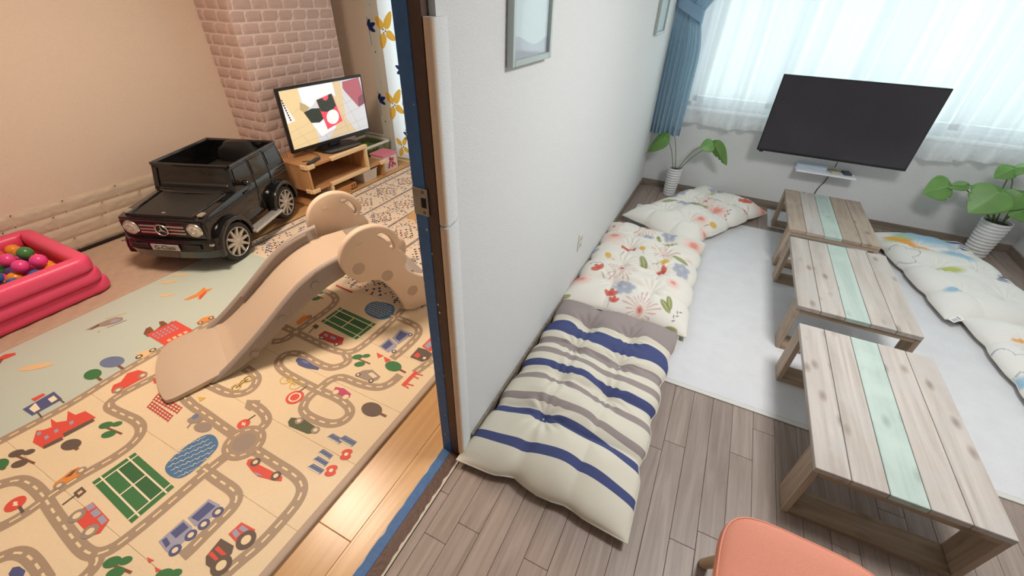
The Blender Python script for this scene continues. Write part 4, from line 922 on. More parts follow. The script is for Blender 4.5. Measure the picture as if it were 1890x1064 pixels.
# signs, cones, ladders, small things
circ(Ac, (72, 730), .030, 'red', .0013); line(Ac, [(62, 740), (82, 720)], 'white', .007); line(Ac, [(66, 722), (80, 738)], 'white', .007); line(Ac, [(90, 742), (108, 770)], 'dark', .009)
circ(Bc, (412, 236), .040, 'red', .0013); circ(Bc, (412, 236), .028, 'white', .0016); circ(Bc, (412, 236), .021, 'red', .0018); line(Bc, [(425, 215), (468, 185)], 'dark', .006); circ(Bc, (175, 360), .026, 'red', .0013); line(Bc, [(166, 366), (184, 354)], 'white', .006); line(Bc, [(168, 353), (182, 367)], 'white', .006); line(Bc, [(190, 345), (230, 318)], 'dark', .006)
pg(Ac, [(340, 680), (380, 650), (402, 672), (362, 705)], 'dark', .0013); pg(Ac, [(358, 680), (378, 666), (386, 674), (366, 690)], 'sand', .0016); line(Ac, [(350, 690), (290, 735)], 'dark', .007); pg(Cc, [(788, 648), (805, 635), (822, 645), (808, 660)], 'dark', .0013); line(Cc, [(795, 655), (770, 680)], 'dark', .006)
for (p0, p1) in (((685, 280), (780, 345)), ((712, 245), (822, 308))):
    dx, dy = 12, -14
    for s_ in (0, 1, 2): line(Ac, [(p0[0]+dx*s_*.8, p0[1]+dy*s_*.8), (p1[0]+dx*s_*.8, p1[1]+dy*s_*.8)], 'red2', .0045)
    for i in range(9): k = i/8; line(Ac, [(p0[0]+(p1[0]-p0[0])*k-4, p0[1]+(p1[1]-p0[1])*k+5), (p0[0]+(p1[0]-p0[0])*k+dx*1.9, p0[1]+(p1[1]-p0[1])*k+dy*1.9)], 'red2', .0045)
for fr, p in ((Ac, (720, 160)), (Ac, (695, 990)), (Ac, (730, 1035)), (Bc, (803, 42)), (Bc, (838, 62)), (Cc, (1118, 790)), (Cc, (1152, 808)), (Cc, (20, 915))): pg(fr, [(p[0]-13, p[1]-13), (p[0]+20, p[1]+2), (p[0]-6, p[1]+13)], 'red', .0014)
pg(Ac, [(918, 235), (955, 238), (925, 258)], 'yel', .0014); blob(Ac, (905, 340), .034, .02, .4, 'grey'); blob(Ac, (940, 375), .042, .024, .2, 'grey'); circ(Ac, (905, 325), .014, 'bblue'); line(Ac, [(868, 378), (895, 345)], 'grey', .007)
pg(Bc, [(905, 178), (970, 112), (982, 122), (918, 188)], 'red', .0014)
for a_, b_ in (((965, 125), (1005, 135)), ((955, 135), (985, 150)), ((922, 172), (962, 182)), ((918, 178), (938, 195))): line(Bc, [a_, b_], 'red', .007)
def bike(fr, a, b, col, r):
    for c_ in (a, b): v = g(fr, c_); rr_ = [(v[0]+r*math.cos(k*PI/9), v[1]+r*math.sin(k*PI/9)) for k in range(19)]; strip(rr_, .004, col, .0014)
    m_ = ((a[0]+b[0])/2, (a[1]+b[1])/2-14); line(fr, [a, m_, b], col, .004); line(fr, [a, b], col, .004)
bike(Bc, (370, 155), (415, 180), 'yel', .026); bike(Bc, (140, 190), (195, 152), 'yel', .022); bike(Cc, (475, 905), (415, 950), 'dark', .018)
# aeroplane, helicopter, clouds on the sky half
pg(Dc, [(1205, 545), (1290, 505), (1330, 470), (1345, 465), (1345, 480), (1395, 470), (1350, 500), (1310, 545), (1295, 540), (1310, 520), (1230, 548)], 'orange', .0013); pg(Dc, [(1300, 530), (1345, 490), (1352, 500), (1315, 542)], 'red', .0016)
pg(Dc, [(560, 745), (640, 705), (700, 680), (760, 660), (805, 662), (805, 680), (760, 700), (690, 718), (650, 722), (590, 742)], 'grey', .0013); pg(Dc, [(720, 690), (750, 672), (790, 670), (770, 690), (730, 700)], 'lav', .0016); pg(Dc, [(590, 742), (645, 706), (655, 716), (600, 742)], 'brown', .0016); line(Dc, [(690, 670), (825, 632)], 'sand', .005); line(Dc, [(700, 730), (830, 680)], 'grey', .005); line(Dc, [(640, 760), (655, 750)], 'grey', .004)
pg(Dc, [(-10, 930), (30, 905), (100, 893), (105, 905), (60, 925), (0, 950)], 'red', .0013); pg(Dc, [(-10, 940), (25, 930), (0, 970)], 'brown', .0013)
for c_, a_ in (((235, 985), .07), ((1095, 515), .045), ((1100, 430), .05), ((1180, 385), .05)): blob(Dc, c_, a_, a_*.3, .75, 'sand', .0011)
line(Cc, [(905, 445), (985, 480)], 'red2', .014)
mprint = [mat('print_'+k, PC[k], .62) for k in PK]
o = prt.build('printed_pattern', mprint, t, False, 'roads, cars, trees, courts and ponds printed on the mat', fix=False); o['kind'] = 'stuff'

# ---- patterned rug
t = thing('aztec_rug', 'cream rug with navy, blue and rust geometric pattern behind the slide', 'rug', (-1.85, 2.5, 0))
RX0, RX1, RY0, RY1 = -2.945, -.76, 1.515, 3.56
MB().box(RX0, RX1, RY0, RY1, .0005, .006, .002).build('rug_weave', mat('rug_cream', (236, 216, 192), .95, var=.03, vscale=40, bump=.3, bscale=500, spec=.1), t)
MB().box(RX0-.012, RX0+.004, RY0, RY1, .0005, .0068, .002).build('rug_edge', mat('rug_dark_edge', (66, 48, 44), .9), t)
RCc = [(46, 54, 92), (80, 106, 156), (142, 60, 58), (66, 50, 56), (104, 130, 172)]; rg = MB(); zz = .0064
def tri(x, y, s, dr, c):
    rg.mi = c; a = {0: ((-s, 0), (s, 0), (0, 1.5*s)), 1: ((-s, 0), (s, 0), (0, -1.5*s)), 2: ((0, -s), (0, s), (1.5*s, 0)), 3: ((0, -s), (0, s), (-1.5*s, 0))}[dr]
    p = [(x+dx, y+dy, zz) for dx, dy in a]
    if all(RX0+.006 < q_[0] < RX1-.003 and RY0+.003 < q_[1] < RY1-.003 for q_ in p):
        ar = (p[1][0]-p[0][0])*(p[2][1]-p[0][1])-(p[2][0]-p[0][0])*(p[1][1]-p[0][1]); rg.face(p if ar > 0 else p[::-1])
rr = random.Random(3); st_ = .0235; PXm, PYm = .335, .30
nx_, ny_ = int((RX1-RX0)/st_), int((RY1-RY0)/st_)
for i in range(nx_):
    for j in range(ny_):
        x, y = RX0+.02+i*st_, RY0+.012+j*st_
        a = (x-RX0-.045)/PXm; row = math.floor(a); fa = a-row; b = (y-RY0)/PYm+(.5 if row % 2 else 0); fb = b-math.floor(b)
        da, db = abs(fa-.58), abs(fb-.5); d = da/.36+db/.40; side_ = 2 if fa > .58 else 3; end_ = 0 if fb > .5 else 1
        if fa < .075: tri(x, y, .0118, 2, rr.choice((0, 0, 1)))               # toothed border lines
        elif fa < .15: tri(x, y+.006, .0112, 3, rr.choice((0, 2, 3)))
        elif fa < .20: j % 2 and tri(x, y, .0075, 0, rr.choice((3, 1)))
        elif d < .26: tri(x, y, .0120, (i+j) % 4, 2 if (i+j) % 2 else 3)      # medallion core
        elif d < .46: tri(x, y, .0125, side_, 2)
        elif d < .62: (i+j) % 2 and tri(x, y, .0070, end_, 1)
        elif d < .86: tri(x, y, .0140, side_ if da*.9 > db*.6 else end_, rr.choice((0, 0, 0, 1)))
        elif d < 1.02: (i+j) % 2 and tri(x, y, .0085, side_, rr.choice((3, 2)))
        elif db > .42 and j % 2: tri(x, y, .0120, i % 4, rr.choice((1, 4, 0)))  # birds and hooks between medallions
        elif rr.random() < .24: tri(x, y, .0095, rr.randrange(4), rr.choice((3, 3, 0, 2)))
rg.build('woven_pattern', [mat('rug_ink%d' % i, c_, .95) for i, c_ in enumerate(RCc)], t, False, fix=False)['kind'] = 'stuff'

# ---- inflatable pool
t = thing('ball_pool', 'pink inflatable ball pool with three stacked rings on the quilted mat', 'ball pool', (-3.47, .30, .01))
PX0, PX1, PY0, PY1, ZB = -3.850, -3.090, -.30, .806, .0118
pink = mat('pink_vinyl', (240, 82, 124), .38, var=.03, vscale=14, bump=.08, bscale=30, spec=.5)
def rrect(x0, x1, y0, y1, r, n=7):
    p = []
    for cx_, cy_, a0 in ((x1-r, y1-r, 0), (x0+r, y1-r, PI/2), (x0+r, y0+r, PI), (x1-r, y0+r, 1.5*PI)): p += arc(cx_, cy_, r, a0, a0+PI/2, n)
    q = []
    for i in range(len(p)):
        a, b = Vector(p[i]), Vector(p[(i+1) % len(p)]); d = (b-a).length; m_ = max(1, int(d/.035))
        q += [tuple(a.lerp(b, k/m_)) for k in range(m_)]
    return q
sq = lambda c: math.copysign(abs(c)**.72, c)
hh = (.086, .086, .092); z = ZB
for i, (ins, iny, h) in enumerate(zip((.050, .022, 0), (-.036, -.014, 0), hh)):
    rad = .046 if i < 2 else .042
    path = rrect(PX0+.012+rad, PX1-ins-rad, PY0+iny+rad, PY1-iny-rad, .03)
    mb = MB(); n = 24; rings = []; m_ = len(path)
    for k in range(m_):
        a, b = Vector(path[k-1]), Vector(path[(k+1) % m_]); e = (b-a).normalized(); nn = Vector((e.y, -e.x)); p = Vector(path[k])
        wob = 1+.03*noise.noise((p.x*9, p.y*9, i*5)); rings.append([mb.v((p.x+nn.x*rad*wob*sq(math.cos(2*PI*j/n)), p.y+nn.y*rad*wob*sq(math.cos(2*PI*j/n)), z+h/2+h*.515*sq(math.sin(2*PI*j/n)))) for j in range(n)])
    for k in range(m_):
        A, B = rings[k], rings[(k+1) % m_]
        for j in range(n): mb.f([A[j], A[(j+1) % n], B[(j+1) % n], B[j]])
    mb.build('ring', pink, t, 'all'); z += h
MB().box(PX0+.11, PX1-.11, PY0+.11, PY1-.11, ZB, ZB+.165, .02).build('pool_floor', pink, t)
# ---- balls
BC = {'o': ('orange', (244, 150, 50)), 'p': ('purple', (84, 66, 128)), 'g': ('green', (72, 134, 78)), 'k': ('pink', (240, 74, 150)), 'b': ('blue', (58, 104, 168)), 'r': ('red', (222, 92, 70))}
br = .037; bz = ZB+.1665+br
bmesh_ = {c_: MB().ell((0, 0, 0), (br, br, br), 24, 14).mesh('play_ball', mat('ball_'+BC[c_][0], BC[c_][1], .28, spec=.5), 'all') for c_ in BC}
traced_b = [(215, 195, 'o'), (375, 218, 'p'), (290, 240, 'o'), (385, 268, 'o'), (210, 282, 'g'), (295, 315, 'p'), (500, 305, 'o'), (408, 338, 'k'), (242, 372, 'k'), (70, 358, 'g'), (460, 368, 'o'), (180, 438, 'b'), (340, 420, 'o'), (65, 428, 'r'), (55, 508, 'b'), (200, 488, 'o'), (40, 292, 'k'), (125, 288, 'k'), (580, 330, 'b'), (195, 240, 'g')]
pos = []
for x_, y_, c_ in traced_b: v = atz(x_/4.836, 420+y_/4.836, bz+.03); pos.append([v.x, v.y, c_])
rr = random.Random(8); yy = PY0+.14
while yy < PY1-.10:
    xx = PX0+.14
    while xx < PX1-.12: all(math.hypot(xx-p[0], yy-p[1]) > 1.55*br for p in pos) and pos.append([xx+rr.uniform(-.004, .004), yy, rr.choice('opgkbr')]); xx += .04
    yy += .04
lo = (PX0+.112+br, PY0+.112+br); hi = (PX1-.112-br, PY1-.112-br)
for it in range(400):
    for i in range(len(pos)):
        for j in range(i):
            dx, dy = pos[i][0]-pos[j][0], pos[i][1]-pos[j][1]; d = math.hypot(dx, dy) or 1e-6
            if d < 2*br+.0006: k = (2*br+.0006-d)/2/d; pos[i][0] += dx*k; pos[i][1] += dy*k; pos[j][0] -= dx*k; pos[j][1] -= dy*k
        pos[i][0] = min(max(pos[i][0], lo[0]), hi[0]); pos[i][1] = min(max(pos[i][1], lo[1]), hi[1])
pos = [p for i, p in enumerate(pos) if all(math.hypot(p[0]-q_[0], p[1]-q_[1]) > 2*br-.004 for q_ in pos[:i])]
for p in pos:
    o = put('play_ball', bmesh_[p[2]]); o.location = (p[0], p[1], bz-.0015); tag(o, 'glossy %s plastic ball in the pink ball pool' % BC[p[2]][0], 'ball', '%s balls in the pool' % BC[p[2]][0])
# a second, sparser layer resting in the hollows
top = []
for (x_, y_, c_) in ((95, 300, 'k'), (250, 345, 'k'), (430, 310, 'k'), (150, 400, 'b'), (215, 262, 'g'), (60, 335, 'g'), (330, 235, 'o'), (30, 470, 'b'), (450, 350, 'o')):
    v = atz(x_/4.836, 420+y_/4.836, bz+.055)
    near = sorted(pos, key=lambda p: math.hypot(p[0]-v.x, p[1]-v.y))[:3]
    cx_, cy_ = sum(p[0] for p in near)/3, sum(p[1] for p in near)/3
    d = max(math.hypot(p[0]-cx_, p[1]-cy_) for p in near)
    dm = min(math.hypot(p[0]-cx_, p[1]-cy_) for p in near)
    if dm > 2*br or any(math.hypot(cx_-q_[0], cy_-q_[1]) < 2*br for q_ in top): continue
    h = math.sqrt(max(0, (2*br)**2-dm*dm)); top.append((cx_, cy_)); o = put('play_ball', bmesh_[c_]); o.location = (cx_, cy_, bz+h)
    tag(o, 'glossy %s plastic ball lying on top of other balls' % BC[c_][0], 'ball', '%s balls on top of the pile' % BC[c_][0])

# ---- ride-on toy car: own frame, u forward, v to its left, z up
CX, CY, CRZ = -3.165, 1.620, math.atan2(-.925, .38)
t = thing('toy_car', 'black ride-on toy off-roader with silver grille and wheels on the quilted mat', 'toy car', (CX, CY, .0485), CRZ, w=False); t.scale = (1, 1.07, 1)
bk = mat('car_black', (20, 20, 21), .16, spec=.6, coat=.4); bk2 = mat('car_matt_black', (34, 33, 32), .5); chrome = mat('car_silver', (200, 198, 192), .25, .9); sil = mat('car_silver_paint', (196, 190, 182), .35, .5); gl_dark = mat('car_glass', (40, 40, 40), .08, spec=.8); rubber = mat('car_tyre', (26, 26, 26), .6, bump=.2, bscale=60)
UF, UR, WB, AR, WZ = .325, -.318, .272, .150, .102
arch = lambda u0: arc(u0, WZ, AR, 0, PI, 10)
prof = [(.505, .12)]+[(.505, .30), (.497, .335), (.43, .352), (.15, .375), (-.49, .375), (-.515, .34), (-.515, .12)]+[(p[0], p[1]) for p in arch(UR)[::-1] if p[1] >= .119]+[(p[0], p[1]) for p in arch(UF)[::-1] if p[1] >= .119]
MB().bprism([(a, b) for a, b in prof], lambda p, d: (p[0], d, p[1]), 2*.262, .012).build('body', bk, t, True)
MB().box(-.50, .49, -.19, .19, .085, .13, .004).build('chassis', bk2, t)
# bonnet: raised middle and shut line
bon = [(-.205, 0), (-.175, .016), (.175, .016), (.205, 0)]
MB().prism([(b[0], b[1]) for b in bon], lambda p: (.485, p[0]*.98, .338+p[1]), lambda p: (.155, p[0], .372+p[1])).build('bonnet', bk2, t, True)
MB().tube([(.17, -.21, .379), (.20, -.12, .386), (.215, 0, .388), (.20, .12, .386), (.17, .21, .379)], .006, 8).build('cowl', bk, t, True)
MB().lathe([(0, .004), (.011, .003), (.013, 0)], 16, Matrix.Translation((.455, 0, .356)) @ Matrix.Diagonal((.6, 1, 1, 1))).build('bonnet_badge', chrome, t, True)
for s_ in (-1, 1):
    MB().box(.425, .475, s_*.225-.016, s_*.225+.016, .345, .362, .005).build('indicator', mat('indicator_clear', (150, 140, 130), .15), t)
    MB().tube([(.485, s_*.19, .350), (.155, s_*.215, .378)], .007, 6).build('bonnet_ridge', bk, t, True)
# front
fp = MB().box(.500, .512, -.245, .245, .215, .325, .004).build('front_panel', bk, t)
for z_ in (.247, .269, .291): MB().box(.511, .521, -.135, .135, z_-.006, z_+.006, .002).build('grille_bar', chrome, t)
em = MB(); Mx = Matrix.Translation((.526, 0, .270)) @ Matrix.Rotation(PI/2, 4, 'Y') @ Matrix.Rotation(PI/2, 4, 'Z')
em.tube([Mx @ Vector((.036*math.cos(a*PI/16), .036*math.sin(a*PI/16), 0)) for a in range(32)], .0042, 6, closed=True)
for k in range(3):
    a = PI/2+k*2*PI/3; e_ = Vector((math.cos(a), math.sin(a), 0)); s2 = Vector((-math.sin(a), math.cos(a), 0))
    c0 = Mx @ Vector((0, 0, .004)); em.face([Mx @ (s2*.0075), Mx @ (e_*.036), c0]); em.face([Mx @ (s2*-.0075), c0, Mx @ (e_*.036)])
emo = em.build('emblem', chrome, t, False, 'silver ring emblem with a three-pointed star')
MB().lathe([(0, 0), (.036, 0)], 24, Matrix.Translation((.5225, 0, .270)) @ Matrix.Rotation(PI/2, 4, 'Y')).build('emblem_back', bk2, emo)
for s_ in (-1, 1):
    h_ = MB().lathe([(.046, -.012), (.048, .004), (.043, .012), (.040, .008)], 28, Matrix.Translation((.506, s_*.193, .272)) @ Matrix.Rotation(PI/2, 4, 'Y')).build('headlight', chrome, t, True)
    MB().lathe([(0, .013), (.02, .012), (.041, .007)], 24, Matrix.Translation((.506, s_*.193, .272)) @ Matrix.Rotation(PI/2, 4, 'Y')).build('lens', mat('lamp_lens', (226, 218, 204), .12, spec=.7), h_, True)
    MB().lathe([(.017, 0), (.019, .003), (.021, 0)], 20, Matrix.Translation((.518, s_*.193, .272)) @ Matrix.Rotation(PI/2, 4, 'Y')).build('lens_ring', chrome, h_, True)
bp_ = smooth_poly([(.46, -.30), (.52, -.27), (.545, -.17), (.552, 0), (.545, .17), (.52, .27), (.46, .30), (.44, .25), (.44, -.25)], 1)
MB().prism(bp_, lambda p: (p[0]-.02, p[1]*.96, .075), lambda p: (p[0], p[1], .135)).build('bumper', bk, t, True)
MB().prism(bp_, lambda p: (p[0], p[1], .137), lambda p: (p[0]-.012, p[1]*.985, .208)).build('bumper', bk, t, True)
MB().prism(smooth_poly([(.43, -.15), (.50, -.12), (.515, 0), (.50, .12), (.43, .15)], 1), lambda p: (p[0]-.03, p[1]*.9, .035), lambda p: (p[0], p[1], .076)).build('skid_plate', bk2, t, True)
pl = MB().box(.5535, .558, -.085, .085, .142, .186, .003).build('number_plate', mat('plate_grey', (186, 176, 168), .5), t)
def text(parent, s, size, M_, mt, nm='lettering', ext=.0006):
    cu = bpy.data.curves.new('tmp', 'FONT'); cu.body = s; cu.size = size; cu.align_x = 'CENTER'; cu.align_y = 'CENTER'; cu.extrude = ext
    ob = bpy.data.objects.new('tmp', cu); COL.objects.link(ob); dg = bpy.context.evaluated_depsgraph_get(); me = bpy.data.meshes.new_from_object(ob.evaluated_get(dg)); bpy.data.objects.remove(ob)
    me.transform(M_); me.materials.clear(); me.materials.append(mt); return put(nm, me, parent)
text(pl, 'G-Class', .040, Matrix.Translation((.5588, 0, .164)) @ Matrix.Rotation(PI/2, 4, 'Z') @ Matrix.Rotation(PI/2, 4, 'X'), mat('plate_ink', (52, 40, 40), .6))
for s_ in (-1, 1):
    MB().box(.538, .550, s_*.16-.05, s_*.16+.05, .150, .182, .004).build('bumper_recess', bk2, t)
    MB().box(.515, .531, s_*.272-.014, s_*.272+.010, .175, .188, .002).build('bumper_trim', chrome, t)
# flared wheel arches
for u0 in (UF, UR):
    for s_ in (-1, 1):
        pts = arc(u0, WZ, AR+.026, -.12, PI+.12, 14)+arc(u0, WZ, AR-.004, PI+.12, -.12, 14)
        MB().bprism(pts, lambda p, d, s_=s_: (p[0], s_*.278+d, p[1]), .052, .008).build('wheel_arch', bk, t, True)
# wheels
tyre = MB().lathe([(.060, -.040), (.088, -.043), (.099, -.036), (.1015, -.02), (.1015, .02), (.099, .036), (.088, .043), (.068, .040), (.066, .030), (.060, -.02)], 36).mesh('tyre', rubber, 'all')
rim = MB(); rim.lathe([(.070, .036), (.073, .042), (.0765, .042), (.077, .034)], 32)
for k in range(10):
    a = 2*PI*k/10; rim.T = Matrix.Rotation(a, 4, 'Z'); rim.prism([(.012, -.011), (.072, -.0065), (.072, .0065), (.012, .011)], lambda p: (p[0], p[1], .028), lambda p: (p[0], p[1]*.8, .041-.05*(p[0]-.012)*(0.12)))
rim.T = None; rim.lathe([(0, .046), (.012, .045), (.018, .040), (.020, .030)], 20)
rimm = rim.mesh('rim', sil, True); backm = MB().lathe([(0, .022), (.071, .022)], 28).mesh('rim_back', mat('rim_dark', (58, 54, 52), .5))
WS = Matrix.Diagonal((1.31, 1.31, 1.05, 1))
for u0 in (UF, UR):
    for s_ in (-1, 1):
        M_ = Matrix.Translation((u0, s_*.250, WZ)) @ Matrix.Rotation(-s_*PI/2, 4, 'X') @ WS
        if u0 == UF: M_ = Matrix.Translation((u0, s_*.250, WZ)) @ Matrix.Rotation(-.10, 4, 'Z') @ Matrix.Rotation(-s_*PI/2, 4, 'X') @ WS
        w_ = put('wheel', tyre, t); w_.matrix_basis = M_; put('rim', rimm, w_); put('rim_back', backm, w_)
# cabin: open-topped tub with raked screen
def slab(p00, p10, p11, p01, th, nrm):
    mb = MB(); n_ = Vector(nrm)*th; q_ = [Vector(p) for p in (p00, p10, p11, p01)]; a = [mb.v(p) for p in q_]; b = [mb.v(p+n_) for p in q_]
    mb.f(a); mb.f(b[::-1])
    for i in range(4): mb.f([a[i], b[i], b[(i+1) % 4], a[(i+1) % 4]])
    return mb
ZT, ZD = .540, .375
for s_ in (-1, 1):
    f_ = lambda u, z, k=0, s_=s_: (u, s_*(.262-.012*(z-ZD)/(ZT-ZD)+k), z)
    side = slab(f_(.15, ZD), f_(-.49, ZD), f_(-.455, ZT), f_(.110, ZT), .018, (0, -s_, 0)).build('cabin_side', bk, t)
    for (ua, ub, ta, tb_) in ((.108, -.065, .092, -.062), (-.095, -.255, -.092, -.250), (-.29, -.440, -.285, -.428)):
        w_ = slab(f_(ua, ZD+.045, .0015), f_(ub, ZD+.045, .0015), f_(tb_, ZT-.022, .0015), f_(ta, ZT-.022, .0015), .003, (0, s_, 0)).build('side_window', gl_dark, t)
    MB().tube([f_(.112, ZT), f_(-.455, ZT)], .011, 8).build('top_rail', bk, t, True)
    for u in (-.08, -.272): MB().tube([f_(u, .16, .0), f_(u, ZD, .001), f_(u+.005, ZT-.01, .001)], .0028, 5).build('door_gap', bk2, t)
    MB().box(.02, .075, s_*.268, s_*.272, .335, .350, .001).build('door_handle', bk2, t)
    MB().tube([(.455, s_*.262, .315), (-.49, s_*.262, .315)], .006, 6).build('side_trim', bk2, t, True)
    # mirror
    m_ = MB(); m_.tube([(.07, s_*.252, .405), (.072, s_*.280, .408)], .008, 8); m_.ell((.068, s_*.300, .418), (.022, .034, .022), 16, 10); s_ > 0 and m_.build('wing_mirror', bk, t, True)
    rb = MB(); rb.T = Matrix.Translation((0, s_*.297, .100)) @ Matrix.Rotation(s_*-.10, 4, 'X'); rb.box(-.185, .175, -.035, .035, -.010, .010, .005); ro = rb.build('running_board', sil, t)
    gr = MB(rb.T)
    for k in (-.022, -.010, .002, .014): gr.box(-.165, .155, k-.002, k+.002, .010, .0122)
    gr.build('tread', chrome, ro)
slab((-.49, -.262, ZD), (-.49, .262, ZD), (-.455, .250, ZT), (-.455, -.250, ZT), .018, (1, 0, 0)).build('cabin_back', bk, t)
MB().tube([(-.455, -.250, ZT), (-.455, .250, ZT)], .011, 8).build('top_rail', bk, t, True)
MB().tube([(.112, -.250, ZT), (.112, .250, ZT)], .011, 8).build('top_rail', bk, t, True)
# windscreen: frame, smoky glass
wf = MB()
for a, b, c_, d in (((-.262, 0), (-.232, 0), (-.222, 1), (-.250, 1)), ((.262, 0), (.232, 0), (.222, 1), (.250, 1)), ((-.262, 0), (.262, 0), (.258, .12), (-.258, .12)), ((-.252, .86), (.252, .86), (.250, 1), (-.250, 1))):
    P = lambda q_, k: Vector((.155-.043*q_[1]+k, q_[0], ZD+(ZT-ZD)*q_[1])); wf.prism([a, b, c_, d], lambda q_: P(q_, 0), lambda q_: P(q_, -.016))
wf.build('windscreen_frame', bk, t)
smk = glass_thin('smoky_screen', (120, 112, 100), .10)
ws = MB(); ws.face([(.147-.043*.1, -.236, ZD+.1*(ZT-ZD)), (.147-.043*.1, .236, ZD+.1*(ZT-ZD)), (.147-.043*.88, .226, ZD+.88*(ZT-ZD)), (.147-.043*.88, -.226, ZD+.88*(ZT-ZD))]); ws.build('windscreen', smk, t)
MB().box(.02, .145, -.235, .235, .34, .435, .02).build('dashboard', bk2, t)
sw_ = MB(); Ms = Matrix.Translation((-.02, 0, .455)) @ Matrix.Rotation(-1.0, 4, 'Y'); sw_.tube([Ms @ Vector((.052*math.cos(a*PI/12), .052*math.sin(a*PI/12), 0)) for a in range(24)], .008, 8, closed=True); sw_.tube([Ms @ Vector((-.05, 0, 0)), Ms @ Vector((.05, 0, 0))], .007, 6); sw_.tube([Ms @ Vector((0, 0, 0)), Ms @ Vector((0, 0, -.07))], .009, 6); sw_.build('steering_wheel', bk2, t, True)
MB().box(-.47, .02, -.238, .238, .345, .378, .004).build('cabin_floor', bk2, t)
st_ = MB().box(-.36, -.14, -.17, .17, .376, .41, .018).build('seat', bk2, t)
sb_ = smooth_poly([(-.155, .39), (.155, .39), (.150, .49), (.11, .515), (.09, .545), (.05, .557), (-.05, .557), (-.09, .545), (-.11, .515), (-.150, .49)], 2)
MB().bprism(sb_, lambda p, d: (-.395-.15*(p[1]-.42)+d, p[0], p[1]), .07, .02).build('seat_back', mat('seat_plastic', (30, 30, 30), .35), t, True)

# ---- slide: s along the chute (uphill), l across towards the wall
SO = Vector((-1.92, .52, MZ+.0023)); SA = Vector((.431, .902, 0)).normalized(); SL = Vector((-SA.y, SA.x, 0))
t = thing('toddler_slide', 'beige and grey plastic toddler slide with round cloud-shaped side panels on the play mat', 'slide', SO)
S = lambda s_, l, z_: SO+SA*s_+SL*l+Vector((0, 0, z_))
gry = mat('slide_grey', (160, 147, 138), .5, bump=.12, bscale=160); bge = mat('slide_beige', (222, 198, 174), .5, bump=.10, bscale=140); dot = mat('slide_dot', (186, 164, 146), .55)
# chute surface profile and rail profile
cs = smooth_poly([(-.06, .010), (.06, .012), (.16, .026), (.26, .066), (.40, .165), (.55, .287), (.68, .362), (.80, .395), (.96, .400)], 2, False)
rs_ = smooth_poly([(.10, .016), (.155, .040), (.25, .104), (.40, .222), (.57, .368), (.69, .432), (.82, .462)], 2, False)
ls_ = smooth_poly([(.10, .004), (.20, .018), (.30, .060), (.47, .180), (.67, .300), (.82, .352)], 2, False)
WDT = .40
mb = MB(); n = len(cs); J = 12
def chz(i, j):
    s_, z_ = cs[i]; f_ = j/J; edge = max(0, abs(f_-.5)*2-.78)/.22
    return S(s_, .012+(WDT-.024)*f_, z_-(.010 if s_ > .2 else 0)+.004*edge*edge)
gt = [[mb.v(chz(i, j)) for j in range(J+1)] for i in range(n)]; gb = [[mb.v(chz(i, j)-Vector((0, 0, .012 if cs[i][1] > .02 else cs[i][1]-.0))) for j in range(J+1)] for i in range(n)]
for i in range(n-1):
    for j in range(J): mb.f([gt[i][j], gt[i+1][j], gt[i+1][j+1], gt[i][j+1]]); mb.f([gb[i][j], gb[i][j+1], gb[i+1][j+1], gb[i+1][j]])
    mb.f([gt[i][0], gb[i][0], gb[i+1][0], gt[i+1][0]]); mb.f([gt[i][J], gt[i+1][J], gb[i+1][J], gb[i][J]])
mb.f([gt[0][j] for j in range(J+1)]+[gb[0][j] for j in range(J, -1, -1)]); mb.build('chute', mat('slide_chute', (204, 183, 161), .5, bump=.10, bscale=150), t, True)
# flared foot
ft = [(.21, .0)]+smooth_poly([(.15, -.010), (.02, -.030), (-.06, -.040), (-.085, -.03), (-.10, .06), (-.105, .20), (-.085, .33), (-.035, .415), (.05, .430), (.15, .412)], 2, False)+[(.21, .40)]
MB().bprism(ft, lambda p, d: S(p[0], p[1], .0125+d+.010*max(0, p[0]+.02)/.16), .024, .005).build('foot', MC['slide_chute'], t, True)
def side(l0, l1, nm):
    mb = MB(); a, b = [], []
    m_ = 40
    def at(P_, s_):
        for p, q_ in zip(P_, P_[1:]):
            if s_ <= q_[0]: k = (s_-p[0])/max(1e-6, q_[0]-p[0]); return p[1]+(q_[1]-p[1])*k
        return P_[-1][1]
    R_ = []
    for i in range(m_+1):
        s_ = .10+.72*i/m_; zt_, zb_ = at(rs_, s_), at(ls_, s_); lm = (l0+l1)/2; e = .006
        R_.append([mb.v(S(s_, l0, zb_)), mb.v(S(s_, l0, zt_-.014)), mb.v(S(s_, l0+(l1-l0)*.2, zt_-.004)), mb.v(S(s_, lm, zt_)), mb.v(S(s_, l1-(l1-l0)*.2, zt_-.004)), mb.v(S(s_, l1, zt_-.014)), mb.v(S(s_, l1, zb_))])
    for i in range(m_):
        for j in range(7): mb.f([R_[i][j], R_[i][(j+1) % 7], R_[i+1][(j+1) % 7], R_[i+1][j]])
    mb.f(R_[0]); mb.f(R_[-1][::-1]); return mb.build(nm, gry, t, True)
s1 = side(-.022, .014, 'side_wall'); s2 = side(WDT-.014, WDT+.022, 'side_wall')
